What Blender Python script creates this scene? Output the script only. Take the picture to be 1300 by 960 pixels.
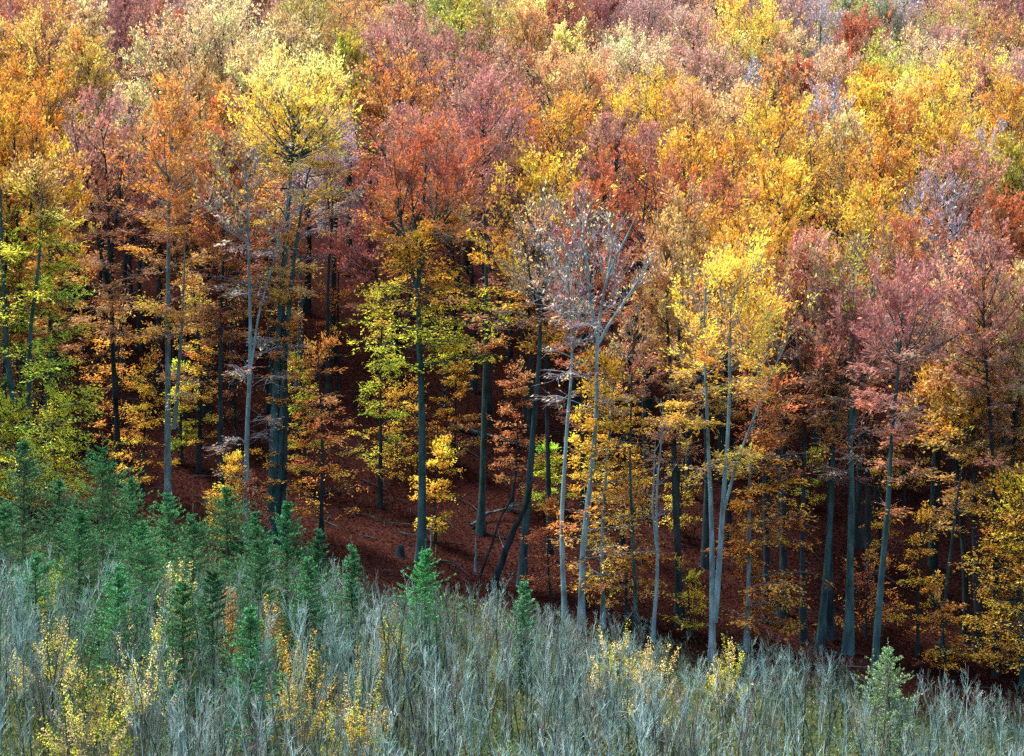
import bpy, math, random
import numpy as np
from mathutils import Vector

for o in list(bpy.data.objects):
    bpy.data.objects.remove(o)
SC = bpy.context.scene
COL = SC.collection
R_ = math.radians

# ------------------------------------------------------------------ camera, sky, sun, exposure
cam_d = bpy.data.cameras.new('camera')
cam = bpy.data.objects.new('camera', cam_d)
COL.objects.link(cam)
cam.location = (0, 0, 0)
cam.rotation_euler = (R_(90), 0, 0)
cam_d.sensor_width = 36
cam_d.lens = 72
cam_d.clip_end = 4000
SC.camera = cam

SUN_EL, SUN_AZ = R_(64), R_(300)        # azimuth clockwise from +Y
world = bpy.data.worlds.new('World')
SC.world = world
world.use_nodes = True
nt = world.node_tree
bg = nt.nodes['Background']
sky = nt.nodes.new('ShaderNodeTexSky')
sky.sky_type = 'NISHITA'
sky.sun_disc = False
sky.sun_elevation = SUN_EL
sky.sun_rotation = SUN_AZ
sky.air_density = 1.0
sky.dust_density = 2.0
nt.links.new(sky.outputs[0], bg.inputs[0])
bg.inputs[1].default_value = 0.05
sun_d = bpy.data.lights.new('sun', 'SUN')
sun_d.energy = 1.5
sun_d.angle = R_(22)
sun_d.color = (1.0, 0.95, 0.88)
sun = bpy.data.objects.new('sun', sun_d)
COL.objects.link(sun)
sdir = Vector((math.sin(SUN_AZ) * math.cos(SUN_EL), math.cos(SUN_AZ) * math.cos(SUN_EL), math.sin(SUN_EL)))
sun.rotation_euler = sdir.to_track_quat('Z', 'Y').to_euler()
sun.location = (0, 60, 120)

SC.view_settings.view_transform = 'Standard'
SC.view_settings.look = 'None'
SC.view_settings.gamma = 1
SC.view_settings.exposure = 3.56
SC.render.engine = 'CYCLES'
SC.cycles.max_bounces = 6
SC.cycles.diffuse_bounces = 4
SC.cycles.transmission_bounces = 4
SC.cycles.glossy_bounces = 1
SC.cycles.use_denoising = False

# ------------------------------------------------------------------ helpers
rng = np.random.default_rng(11)
random.seed(5)


def sstep(a, b, x):
    t = np.clip((x - a) / (b - a), 0, 1)
    return t * t * (3 - 2 * t)


def ground_z(x, y):
    """The valley flank: gentle below the forest edge, steep inside the wood."""
    x = np.asarray(x, float)
    y = np.asarray(y, float)
    xe = np.clip(x, -70, 90)
    ye = 138 - 0.2 * np.clip(x, -60, 60)
    t = y - ye
    s = 4.0
    up = s * np.log1p(np.exp(np.clip(t / s, -30, 30)))
    up = np.where(t / s > 30, t, up)
    up = np.where(up > 150, 150 + (up - 150) * 0.35, up)
    g = 0.12 * np.maximum(t, -75) + 0.31 * up
    near = np.clip((55 - y) / 55, 0, 3)
    g = g + 19 * near ** 1.3
    b = -12.6 - 0.2 * xe
    n = 0.25 * np.sin(x * 0.31 + 1.3) * np.sin(y * 0.23) + 0.18 * np.sin(x * 0.83 + y * 0.41)
    n = n * np.clip((y - 30) / 40, 0, 1)
    return b + g + n


K = 0.5 / 1300.0


def ray_xz(px, py, d):
    return (px - 650) * K * d, (480 - py) * K * d


def hit(px, py, d0=66.0, d1=330.0):
    """depth at which the ground is seen at this place of the photograph"""
    ds = np.arange(d0, d1, 0.25)
    x, z = ray_xz(px, py, ds)
    g = ground_z(x, ds)
    m = np.nonzero(g >= z)[0]
    return float(ds[m[0]]) if len(m) else d1


def depth_for_top(px, pytop, H, d0=128.0):
    ds = np.arange(d0, 330, 0.25)
    x, z = ray_xz(px, pytop, ds)
    e = ground_z(x, ds) + H - z
    m = np.nonzero(e >= 0)[0]
    return float(ds[m[0]]) if len(m) else 330.0


class Geo:
    def __init__(self):
        self.V, self.F, self.C, self.n = [], [], [], 0

    def add(self, v, f, c):
        v = np.asarray(v, np.float32).reshape(-1, 3)
        f = np.asarray(f, np.int64).reshape(-1, 4)
        c = np.asarray(c, np.float32)
        if c.ndim == 1:
            c = np.broadcast_to(c, (len(f), 3))
        self.V.append(v)
        self.F.append(f + self.n)
        self.C.append(c)
        self.n += len(v)

    def mesh(self, name, mat, origin=(0, 0, 0), smooth=False):
        V = np.concatenate(self.V) - np.asarray(origin, np.float32)
        F = np.concatenate(self.F)
        C = np.concatenate(self.C)
        me = bpy.data.meshes.new(name)
        nf = len(F)
        me.vertices.add(len(V))
        me.vertices.foreach_set('co', V.astype(np.float32).ravel())
        me.loops.add(nf * 4)
        me.loops.foreach_set('vertex_index', F.astype(np.int32).ravel())
        me.polygons.add(nf)
        me.polygons.foreach_set('loop_start', np.arange(0, nf * 4, 4, dtype=np.int32))
        if smooth:
            me.polygons.foreach_set('use_smooth', np.ones(nf, dtype=bool))
        a = me.attributes.new('col', 'FLOAT_COLOR', 'FACE')
        c4 = np.ones((nf, 4), np.float32)
        c4[:, :3] = C
        a.data.foreach_set('color', c4.ravel())
        me.materials.append(mat)
        me.update(calc_edges=True)
        return me


def unit(v):
    return v / np.maximum(np.linalg.norm(v, axis=-1, keepdims=True), 1e-9)


def tubes(geo, P, rad, sides, col):
    """P (M,K,3) polylines, rad (M,K); col (3,) or (M,3)"""
    P = np.asarray(P, float)
    M, Kn, _ = P.shape
    if M == 0:
        return
    T = np.empty_like(P)
    T[:, 1:-1] = P[:, 2:] - P[:, :-2] if Kn > 2 else T[:, 1:-1]
    T[:, 0] = P[:, 1] - P[:, 0]
    T[:, -1] = P[:, -1] - P[:, -2]
    T = unit(T)
    ref = np.zeros_like(T)
    vert = np.abs(T[:, :1, 2:3]) > 0.7
    ref[...] = np.where(vert, np.array([1.0, 0, 0]), np.array([0, 0, 1.0]))
    A = unit(np.cross(T, ref))
    B = np.cross(T, A)
    th = np.arange(sides) * 2 * math.pi / sides
    ring = (P[:, :, None, :] + rad[:, :, None, None] * (A[:, :, None, :] * np.cos(th)[None, None, :, None]
                                                       + B[:, :, None, :] * np.sin(th)[None, None, :, None]))
    idx = np.arange(M * Kn * sides).reshape(M, Kn, sides)
    a = idx[:, :-1, :]
    b = np.roll(idx, -1, axis=2)[:, :-1, :]
    c = np.roll(idx, -1, axis=2)[:, 1:, :]
    d = idx[:, 1:, :]
    F = np.stack([a, b, c, d], -1).reshape(-1, 4)
    col = np.asarray(col, float)
    if col.ndim == 2:
        col = np.repeat(col, (Kn - 1) * sides, axis=0)
    geo.add(ring.reshape(-1, 3), F, col)


def leaves(geo, C, axis, normal, la, lb, col):
    a = unit(axis)
    b = unit(np.cross(normal, a))
    la = la[:, None]
    lb = lb[:, None]
    V = np.stack([C - a * la, C + b * lb - a * la * 0.1, C + a * la, C - b * lb - a * la * 0.1], 1)
    n = len(C)
    geo.add(V.reshape(-1, 3), np.arange(n * 4).reshape(n, 4), col)


def obj(name, me, parent=None):
    o = bpy.data.objects.new(name, me)
    COL.objects.link(o)
    if parent is not None:
        o.parent = parent
    return o


def thing(name, label, cat, loc, group=None):
    o = bpy.data.objects.new(name, None)
    COL.objects.link(o)
    o.empty_display_size = 0.5
    o.location = loc
    o['label'] = label
    o['category'] = cat
    if group:
        o['group'] = group
    return o


def tag(o, label=None, cat=None, group=None, kind=None):
    if label:
        o['label'] = label
    if cat:
        o['category'] = cat
    if group:
        o['group'] = group
    if kind:
        o['kind'] = kind
    return o


# ------------------------------------------------------------------ materials
def mat_leaf(name, trans=0.35):
    m = bpy.data.materials.new(name)
    m.use_nodes = True
    t = m.node_tree
    t.nodes.clear()
    out = t.nodes.new('ShaderNodeOutputMaterial')
    at = t.nodes.new('ShaderNodeAttribute')
    at.attribute_name = 'col'
    d = t.nodes.new('ShaderNodeBsdfDiffuse')
    tr = t.nodes.new('ShaderNodeBsdfTranslucent')
    mx = t.nodes.new('ShaderNodeMixShader')
    mx.inputs[0].default_value = trans
    L = t.links
    L.new(at.outputs['Color'], d.inputs['Color'])
    L.new(at.outputs['Color'], tr.inputs['Color'])
    L.new(d.outputs[0], mx.inputs[1])
    L.new(tr.outputs[0], mx.inputs[2])
    L.new(mx.outputs[0], out.inputs['Surface'])
    return m


def mat_bark(name):
    m = bpy.data.materials.new(name)
    m.use_nodes = True
    t = m.node_tree
    t.nodes.clear()
    L = t.links
    out = t.nodes.new('ShaderNodeOutputMaterial')
    at = t.nodes.new('ShaderNodeAttribute')
    at.attribute_name = 'col'
    geo = t.nodes.new('ShaderNodeNewGeometry')
    mp = t.nodes.new('ShaderNodeMapping')
    mp.inputs['Scale'].default_value = (3.2, 3.2, 0.8)
    L.new(geo.outputs['Position'], mp.inputs['Vector'])
    n = t.nodes.new('ShaderNodeTexNoise')
    n.inputs['Scale'].default_value = 1.0
    n.inputs['Detail'].default_value = 5
    L.new(mp.outputs[0], n.inputs['Vector'])
    r = t.nodes.new('ShaderNodeMapRange')
    r.inputs[1].default_value = 0.3
    r.inputs[2].default_value = 0.7
    r.inputs[3].default_value = 0.45
    r.inputs[4].default_value = 1.5
    L.new(n.outputs[0], r.inputs[0])
    mul = t.nodes.new('ShaderNodeMix')
    mul.data_type = 'RGBA'
    mul.blend_type = 'MULTIPLY'
    mul.inputs[0].default_value = 1.0
    L.new(at.outputs['Color'], mul.inputs[6])
    L.new(r.outputs[0], mul.inputs[7])
    n2 = t.nodes.new('ShaderNodeTexNoise')
    n2.inputs['Scale'].default_value = 0.9
    n2.inputs['Detail'].default_value = 6
    n2.inputs['Roughness'].default_value = 0.7
    L.new(geo.outputs['Position'], n2.inputs['Vector'])
    r2 = t.nodes.new('ShaderNodeMapRange')
    r2.inputs[1].default_value = 0.52
    r2.inputs[2].default_value = 0.66
    r2.inputs[4].default_value = 0.75
    L.new(n2.outputs[0], r2.inputs[0])
    moss = t.nodes.new('ShaderNodeMix')
    moss.data_type = 'RGBA'
    moss.blend_type = 'MULTIPLY'
    L.new(r2.outputs[0], moss.inputs[0])
    L.new(mul.outputs[2], moss.inputs[6])
    moss.inputs[7].default_value = (0.42, 0.62, 0.45, 1)
    d = t.nodes.new('ShaderNodeBsdfDiffuse')
    d.inputs['Roughness'].default_value = 0.6
    L.new(moss.outputs[2], d.inputs['Color'])
    L.new(d.outputs[0], out.inputs['Surface'])
    return m


def mat_ground():
    m = bpy.data.materials.new('hillside_soil')
    m.use_nodes = True
    t = m.node_tree
    t.nodes.clear()
    L = t.links
    out = t.nodes.new('ShaderNodeOutputMaterial')
    geo = t.nodes.new('ShaderNodeNewGeometry')
    at = t.nodes.new('ShaderNodeAttribute')
    at.attribute_name = 'wood'

    def noise(scale, detail):
        n = t.nodes.new('ShaderNodeTexNoise')
        n.inputs['Scale'].default_value = scale
        n.inputs['Detail'].default_value = detail
        n.inputs['Roughness'].default_value = 0.65
        L.new(geo.outputs['Position'], n.inputs['Vector'])
        return n

    def ramp(src, stops):
        r = t.nodes.new('ShaderNodeValToRGB')
        e = r.color_ramp.elements
        while len(e) < len(stops):
            e.new(0.5)
        for i, (p, c) in enumerate(stops):
            e[i].position = p
            e[i].color = (*c, 1)
        L.new(src, r.inputs[0])
        return r
    litter = ramp(noise(5.0, 6).outputs[0], [(0.3, (0.009, 0.0045, 0.0045)), (0.5, (0.026, 0.0095, 0.008)), (0.72, (0.06, 0.023, 0.018))])
    grass = ramp(noise(1.2, 6).outputs[0], [(0.3, (0.018, 0.03, 0.012)), (0.5, (0.045, 0.055, 0.02)), (0.72, (0.1, 0.085, 0.035))])
    mx = t.nodes.new('ShaderNodeMix')
    mx.data_type = 'RGBA'
    L.new(at.outputs['Fac'], mx.inputs[0])
    L.new(grass.outputs[0], mx.inputs[6])
    L.new(litter.outputs[0], mx.inputs[7])
    d = t.nodes.new('ShaderNodeBsdfDiffuse')
    L.new(mx.outputs[2], d.inputs['Color'])
    bm = t.nodes.new('ShaderNodeBump')
    bm.inputs['Strength'].default_value = 0.8
    bm.inputs['Distance'].default_value = 0.15
    L.new(noise(9.0, 4).outputs[0], bm.inputs['Height'])
    L.new(bm.outputs[0], d.inputs['Normal'])
    L.new(d.outputs[0], out.inputs['Surface'])
    return m


M_LEAF = mat_leaf('autumn_leaf', 0.38)
M_NEEDLE = mat_leaf('spruce_needle', 0.12)
M_BARK = mat_bark('bark')

# ------------------------------------------------------------------ ground
def forest_mask(x, y):
    ye = 121 - 0.1 * np.clip(x, -60, 60)
    return sstep(-6, 4, y - ye + 1.5 * np.sin(x * 0.6))


def make_ground():
    xs = np.concatenate([np.linspace(-900, -75, 16)[:-1], np.linspace(-75, 85, 161), np.linspace(85, 900, 16)[1:]])
    ys = np.concatenate([np.linspace(-300, 50, 29)[:-1], np.linspace(50, 260, 211), np.linspace(260, 1500, 30)[1:]])
    X, Y = np.meshgrid(xs, ys)
    Z = ground_z(X, Y)
    V = np.stack([X, Y, Z], -1).reshape(-1, 3)
    ny, nx = X.shape
    i = np.arange(ny * nx).reshape(ny, nx)
    F = np.stack([i[:-1, :-1], i[:-1, 1:], i[1:, 1:], i[1:, :-1]], -1).reshape(-1, 4)
    g = Geo()
    g.add(V, F, (0.1, 0.05, 0.03))
    me = g.mesh('ground', mat_ground(), smooth=True)
    a = me.attributes.new('wood', 'FLOAT', 'POINT')
    a.data.foreach_set('value', forest_mask(X, Y).ravel().astype(np.float32))
    tag(obj('ground', me), kind='structure')


make_ground()


def make_litter():
    n = 170000
    px = rng.uniform(-120, 1420, n)
    y = 112 + 65 * rng.random(n) ** 1.2
    x = (px - 650) * K * y
    keep = forest_mask(x, y) > rng.random(n)
    x, y = x[keep], y[keep]
    n = len(x)
    z = ground_z(x, y) + rng.uniform(0.02, 0.09, n)
    C = np.stack([x, y, z], -1)
    ax = unit(np.stack([rng.normal(size=n), rng.normal(size=n), rng.normal(size=n) * 0.35], -1))
    nr = unit(np.stack([rng.normal(size=n) * 0.5, rng.normal(size=n) * 0.5 - 0.3, np.ones(n)], -1))
    pal = np.array([[0.09, 0.03, 0.02], [0.14, 0.05, 0.028], [0.055, 0.02, 0.017], [0.22, 0.09, 0.045], [0.07, 0.024, 0.02]])
    c = pal[rng.choice(5, n, p=[0.35, 0.22, 0.23, 0.05, 0.15])] * rng.uniform(0.3, 0.75, (n, 1)) * np.clip(0.75 + 0.55 * np.sin(x * 0.9 + 2 * np.sin(y * 0.5)) * np.sin(y * 0.8 + 1.5 * np.sin(x * 0.37)), 0.3, 1.4)[:, None]
    g = Geo()
    leaves(g, C, ax, nr, rng.uniform(0.05, 0.11, n), rng.uniform(0.035, 0.07, n), c)
    o = obj('leaf_litter', g.mesh('leaf_litter', M_LEAF))
    tag(o, 'rust brown fallen leaves covering the floor of the wood', 'leaf litter', kind='stuff')


make_litter()

# ------------------------------------------------------------------ colours of autumn leaves
PAL = {
    'yellow': ((0.8, 0.49, 0.06), 'bright yellow'),
    'gold': ((0.62, 0.37, 0.045), 'golden yellow'),
    'amber': ((0.58, 0.285, 0.04), 'amber orange'),
    'orange': ((0.55, 0.235, 0.05), 'warm orange'),
    'rust': ((0.41, 0.155, 0.065), 'rust red'),
    'brick': ((0.4, 0.12, 0.045), 'brick red'),
    'maroon': ((0.23, 0.07, 0.06), 'deep maroon'),
    'mauve': ((0.36, 0.155, 0.118), 'dusky mauve'),
    'rose': ((0.46, 0.225, 0.135), 'rosy brown'),
    'straw': ((0.62, 0.47, 0.19), 'pale straw'),
    'lemon': ((0.8, 0.61, 0.17), 'pale lemon'),
    'peach': ((0.6, 0.35, 0.14), 'peach tan'),
    'tan': ((0.47, 0.28, 0.095), 'tan brown'),
    'brown': ((0.3, 0.14, 0.05), 'brown'),
    'olive': ((0.38, 0.31, 0.045), 'olive yellow'),
    'lime': ((0.46, 0.47, 0.045), 'yellow green'),
    'leaf': ((0.25, 0.36, 0.04), 'fresh green'),
    'green': ((0.07, 0.13, 0.03), 'dark green'),
    'lilac': ((0.42, 0.31, 0.3), 'lilac grey'),
    'grey': ((0.4, 0.34, 0.3), 'ash grey'),
}


def colr(k):
    return np.array(PAL[k][0])


TWIG_MAUVE = np.array([0.38, 0.29, 0.275])
TWIG_PALE = np.array([0.27, 0.245, 0.27])
TWIG_DARK = np.array([0.06, 0.05, 0.045])
BARK_TEAL = np.array([0.040, 0.078, 0.080])
BARK_PALE = np.array([0.19, 0.27, 0.28])
BARK_DARK = np.array([0.02, 0.03, 0.034])


def stem_at(stem, z):
    """stem (N,3) rising polyline, heights z (M,) -> points"""
    zz = stem[:, 2]
    return np.stack([np.interp(z, zz, stem[:, 0]), np.interp(z, zz, stem[:, 1]), np.clip(z, zz[0], zz[-1])], -1)


def densify(stem, r, wob, n):
    """resample a coarse stem path to n points with a slight natural wander"""
    z = np.linspace(0, 1, n)
    zz = (stem[:, 2] - stem[0, 2]) / (stem[-1, 2] - stem[0, 2])
    # smooth: interpolate then blur
    p = np.stack([np.interp(z, zz, stem[:, k]) for k in range(3)], -1)
    for _ in range(2):
        p[1:-1] = 0.25 * p[:-2] + 0.5 * p[1:-1] + 0.25 * p[2:]
    env = np.sin(np.pi * np.clip(z, 0, 1)) ** 0.5
    for k in (0, 1):
        ph = r.uniform(0, 6.28, 3)
        p[:, k] += wob * env * (np.sin(z * 5 + ph[0]) * 0.6 + np.sin(z * 11 + ph[1]) * 0.3 + np.sin(z * 19 + ph[2]) * 0.12)
    return p


def grow(r, stems, z0, zb, zt, R, cols, nl=30, nb=5, ntw=5, lv=9, leaf=0.1, mode='fan', zlow=None, nlow=0, cx=None,
         twig=TWIG_MAUVE, limbc=None, bark=None, twigs=True, fill=1.0, trad=0.011, limb_r=1.0, geoT=None, geoL=None, tint=0.0, nearc=True):
    """limbs, branchlets, twigs and leaves on the given stems.
    cols: leaf colours from low to high (list of 3-vectors)."""
    if limbc is None:
        limbc = bark
    H = zt - z0
    main = max(stems, key=lambda s: s[-1, 2])
    n = nl
    v = (np.arange(n) + r.random(n)) / n
    if mode == 'fan':
        v = v ** 0.85
        prof = np.where(v > 0.36, np.sqrt(np.clip(1 - (np.abs(v - 0.36) / 0.66) ** 2.2, 0.03, 1)), 0.62 + 0.38 * v / 0.36)
        slope = 0.1 + 1.15 * sstep(0.05, 0.95, v)
        flat = sstep(0.38, 0.05, v)
    else:
        tiers = max(4, int((zt - zb) / 1.15))
        v = (np.floor(v * tiers) + 0.5 + r.normal(0, 0.28, n)) / tiers
        v = np.clip(v, 0, 1)
        prof = np.clip(1.05 - 0.8 * v ** 1.25, 0.12, 1) * (0.72 + 0.28 * sstep(0, 0.2, v))
        slope = 0.1 + 0.9 * sstep(0.7, 1.0, v)
        flat = sstep(0.97, 0.75, v) * 0.9
    ztip = zb + (zt - zb) * v
    rho = R * prof * np.sqrt(r.uniform(0.2, 1.0, n))
    if mode != 'fan':
        rho = R * prof * r.uniform(0.45, 1.1, n)
    az = np.arange(n) * 2.399963 + r.uniform(0, 6.28) + r.normal(0, 0.35, n)
    if nlow and zlow is not None:
        v2 = r.random(nlow)
        ztip = np.concatenate([ztip, zlow + (zb - zlow) * (1 - (1 - v2) ** 1.0)])
        rho = np.concatenate([rho, R * r.uniform(0.2, 0.95, nlow) * (0.6 + 0.4 * v2)])
        az = np.concatenate([az, r.uniform(0, 6.28, nlow)])
        slope = np.concatenate([slope, r.uniform(-0.1, 0.5, nlow)])
        flat = np.concatenate([flat, r.uniform(0.7, 1.0, nlow)])
        v = np.concatenate([v, -0.5 * (1 - v2)])
        n += nlow
    cxy = stem_at(main, ztip)[:, :2].copy()
    if cx is not None:
        w = np.clip(v + 0.35, 0, 1)[:, None]
        cxy = cxy * (1 - w) + np.array([[cx, cxy[0, 1]]]) * w
    tip = np.stack([cxy[:, 0] + rho * np.cos(az), cxy[:, 1] + rho * np.sin(az), ztip], -1)
    ztop_main = main[-1, 2]
    za = ztip - rho * slope - 0.25
    att = np.empty((n, 3))
    which = np.empty(n, int)
    best = np.full(n, 1e9)
    for k, s in enumerate(stems):
        zk = np.clip(za, s[0, 2] + (0.3 * (s[-1, 2] - s[0, 2]) if len(stems) == 1 and mode == 'fan' else 0.12 * (s[-1, 2] - s[0, 2])), s[-1, 2] - 0.05)
        p = stem_at(s, zk)
        dd = np.linalg.norm(p[:, :2] - tip[:, :2], axis=1) + 2.0 * np.abs(zk - za)
        m = dd < best
        att[m] = p[m]
        best[m] = dd[m]
        which[m] = k
    d = tip - att
    ctrl = att + d * np.array([0.5, 0.5, 0.0]) + np.stack([0 * rho, 0 * rho, d[:, 2] * np.where(flat > 0.5, 0.75, 0.32)], -1)
    ctrl += r.normal(0, 0.12, (n, 3)) * R * 0.3
    ts = np.linspace(0, 1, 6)[None, :, None]
    P = (1 - ts) ** 2 * att[:, None] + 2 * ts * (1 - ts) * ctrl[:, None] + ts ** 2 * tip[:, None]
    L = np.linalg.norm(d, axis=1)
    rb = (0.014 + 0.0125 * L) * limb_r
    rad = rb[:, None] * (1 - 0.72 * np.linspace(0, 1, 6)[None])
    rad = np.maximum(rad, 0.014)
    tubes(geoT, P, rad, 5 if nearc else 4, limbc)
    # branchlets
    m = n * nb
    li = np.repeat(np.arange(n), nb)
    t = np.where(np.tile(np.arange(nb), n) == 0, 1.0, r.uniform(0.25, 1.0, m))

    def bez(li, t):
        t = t[:, None]
        return (1 - t) ** 2 * att[li] + 2 * t * (1 - t) * ctrl[li] + t ** 2 * tip[li]

    def dbez(li, t):
        t = t[:, None]
        return unit(2 * (1 - t) * (ctrl[li] - att[li]) + 2 * t * (tip[li] - ctrl[li]))
    s0 = bez(li, t)
    tg = dbez(li, t)
    fl = flat[li][:, None]
    rnd = r.normal(size=(m, 3))
    dirb = tg * 0.75 + rnd * 0.55
    dirb[:, 2] += 0.42 * (1 - fl[:, 0])
    dirb = unit(dirb)
    fdir = tg * 0.6 + rnd * 0.75
    fdir[:, 2] = fdir[:, 2] * 0.26 - 0.06
    fdir = unit(fdir)
    dirb = unit(dirb * (1 - fl) + fdir * fl)
    lb = np.clip(0.30 * L[li], 0.55, 1.6) * r.uniform(0.7, 1.35, m) * np.clip(R / 3.2, 0.55, 1.25)
    bend = r.normal(0, 0.13, (m, 3)) * lb[:, None]
    bend[:, 2] = bend[:, 2] * 0.5 + 0.06 * lb * (1 - 2.0 * fl[:, 0])
    Pb = np.stack([s0, s0 + dirb * lb[:, None] * 0.5 - bend * 0.5, s0 + dirb * lb[:, None] + bend], 1)
    if twigs:
        rbl = np.stack([np.full(m, 0.024), np.full(m, 0.017), np.full(m, 0.009)], 1)
        tubes(geoT, Pb, rbl, 3, np.asarray(twig) * 0.5 + np.asarray(limbc) * 0.5)
    # twigs
    q = m * ntw
    bi = np.repeat(np.arange(m), ntw)
    u = r.uniform(0.15, 1.0, q)
    s1 = Pb[bi, 0] + (Pb[bi, 2] - Pb[bi, 0]) * u[:, None]
    rnd = r.normal(size=(q, 3))
    fl2 = fl[bi]
    dt = dirb[bi] * 0.85 + rnd * 0.42
    dt[:, 2] += 0.48 * (1 - fl2[:, 0])
    dt = unit(dt)
    ft = dirb[bi] * 0.7 + rnd * 0.7
    ft[:, 2] = ft[:, 2] * 0.3 - 0.08
    dt = unit(dt * (1 - fl2) + unit(ft) * fl2)
    lt = r.uniform(0.45, 1.1, q) * np.clip(R / 3.2, 0.6, 1.15)
    if twigs:
        keep = r.random(q) < (1.0 if nearc else 0.75)
        e1 = s1 + dt * lt[:, None]
        Pt = np.stack([s1, e1], 1)[keep]
        tubes(geoT, Pt, np.broadcast_to(np.array([trad, trad * 0.55]), (len(Pt), 2)), 3, twig)
    if lv <= 0 or geoL is None:
        return
    N = q * lv
    ti = np.repeat(np.arange(q), lv)
    keep = r.random(N) < fill
    # whole branchlets thin out, so gaps open in the crown
    dens = np.clip(r.normal(0.85, 0.38, m) * np.clip(r.normal(0.9, 0.4, n), 0.15, 1.2)[li], 0.04, 1.2)
    keep &= r.random(N) < dens[bi[ti]]
    ti = ti[keep]
    N = len(ti)
    w = r.uniform(0.05, 1.12, N)
    jit = r.normal(0, 1, (N, 3)) * np.stack([np.full(N, 0.1), np.full(N, 0.1), 0.1 - 0.03 * fl2[ti][:, 0]], -1)
    C = s1[ti] + dt[ti] * (lt[ti] * w)[:, None] + jit
    ax = unit(dt[ti] + r.normal(0, 0.4, (N, 3)) * np.stack([np.ones(N), np.ones(N), 1 - 0.6 * fl2[ti][:, 0]], -1))
    up = np.stack([np.zeros(N), np.zeros(N), np.ones(N)], -1)
    nr = unit(up * (0.55 + 1.2 * fl2[ti]) + r.normal(0, 0.6, (N, 3)))
    # colour: by height in the crown, by branch, by leaf
    ncol = len(cols)
    cc = np.stack(cols)
    zlo = zlow if (nlow and zlow is not None) else zb
    hv = np.clip((C[:, 2] - zlo) / (zt - zlo), 0, 1) * (ncol - 1)
    lim_sh = r.normal(0, 0.4, n)
    br_sh = r.normal(0, 0.2, m)
    hv = np.clip(hv + (lim_sh[li[bi[ti]]] + br_sh[bi[ti]]) * (0.9 if ncol > 1 else 0) + r.normal(0, 0.15, N), 0, ncol - 1)
    i0 = np.clip(np.floor(hv).astype(int), 0, max(ncol - 2, 0))
    f = (hv - i0)[:, None]
    col = cc[i0] * (1 - f) + cc[np.minimum(i0 + 1, ncol - 1)] * f
    lum = np.exp(r.normal(0, 0.16, m))[bi[ti]] * np.exp(r.normal(0, 0.2, N))
    col = col * lum[:, None]
    hue = (r.normal(0.0, 0.13, n)[li[bi[ti]]] + r.normal(0, 0.1, m)[bi[ti]] + r.normal(0, 0.1, N))
    col[:, 1] *= np.exp(hue)
    col[:, 2] *= np.exp(r.normal(0, 0.15, N) + hue * 0.6)
    la = leaf * r.uniform(0.65, 1.35, N)
    leaves(geoL, C, ax, nr, la * 1.15, la * r.uniform(0.36, 0.62, N), np.clip(col, 0.005, 0.85))


FOREST = []   # records for labels


def plant(name, cat, group, label, stems, rads, bark, crown, wob=0.18, npts=14, sides=8, seed=None, extra=None, has_leaves=True, key=None):
    """stems: list of coarse world paths; rads: base radius of each"""
    r = np.random.default_rng(seed if seed is not None else int(rng.integers(1 << 30)))
    base = stems[0][0].copy()
    t = thing(name, label, cat, tuple(base), group)
    gT, gL = Geo(), Geo()
    ds = []
    for k, (s, rb) in enumerate(zip(stems, rads)):
        p = densify(np.asarray(s, float), r, wob if k == 0 else wob * 0.6, npts)
        if k == 0:
            p[0, 2] -= 0.25
        h = np.linspace(0, 1, npts)
        rad = rb * (1 - 0.8 * h ** 1.15)
        if k == 0:
            rad *= 1 + 0.75 * np.exp(-h * npts * 1.5)
        tubes(gT, p[None], rad[None], sides, bark)
        ds.append(p)
    c = dict(crown)
    grow(r, ds, base[2], geoT=gT, geoL=gL, bark=bark, **c)
    if extra:
        for c in extra:
            c = dict(c)
            grow(r, ds, base[2], geoT=gT, geoL=gL, bark=bark, **c)
    obj('trunk', gT.mesh('trunk', M_BARK, base, smooth=True), t)
    if gL.n:
        obj('crown', gL.mesh('crown', M_LEAF, base), t)
    return t


def path(pts, d, dy=0.0):
    """a stem through points of the picture standing upright at one depth"""
    out = []
    for i, (px, py) in enumerate(pts):
        x, z = ray_xz(px, py, d)
        out.append((x, d + dy * i / max(1, len(pts) - 1), z))
    return np.array(out)


USED = []   # xy of every tree

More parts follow.
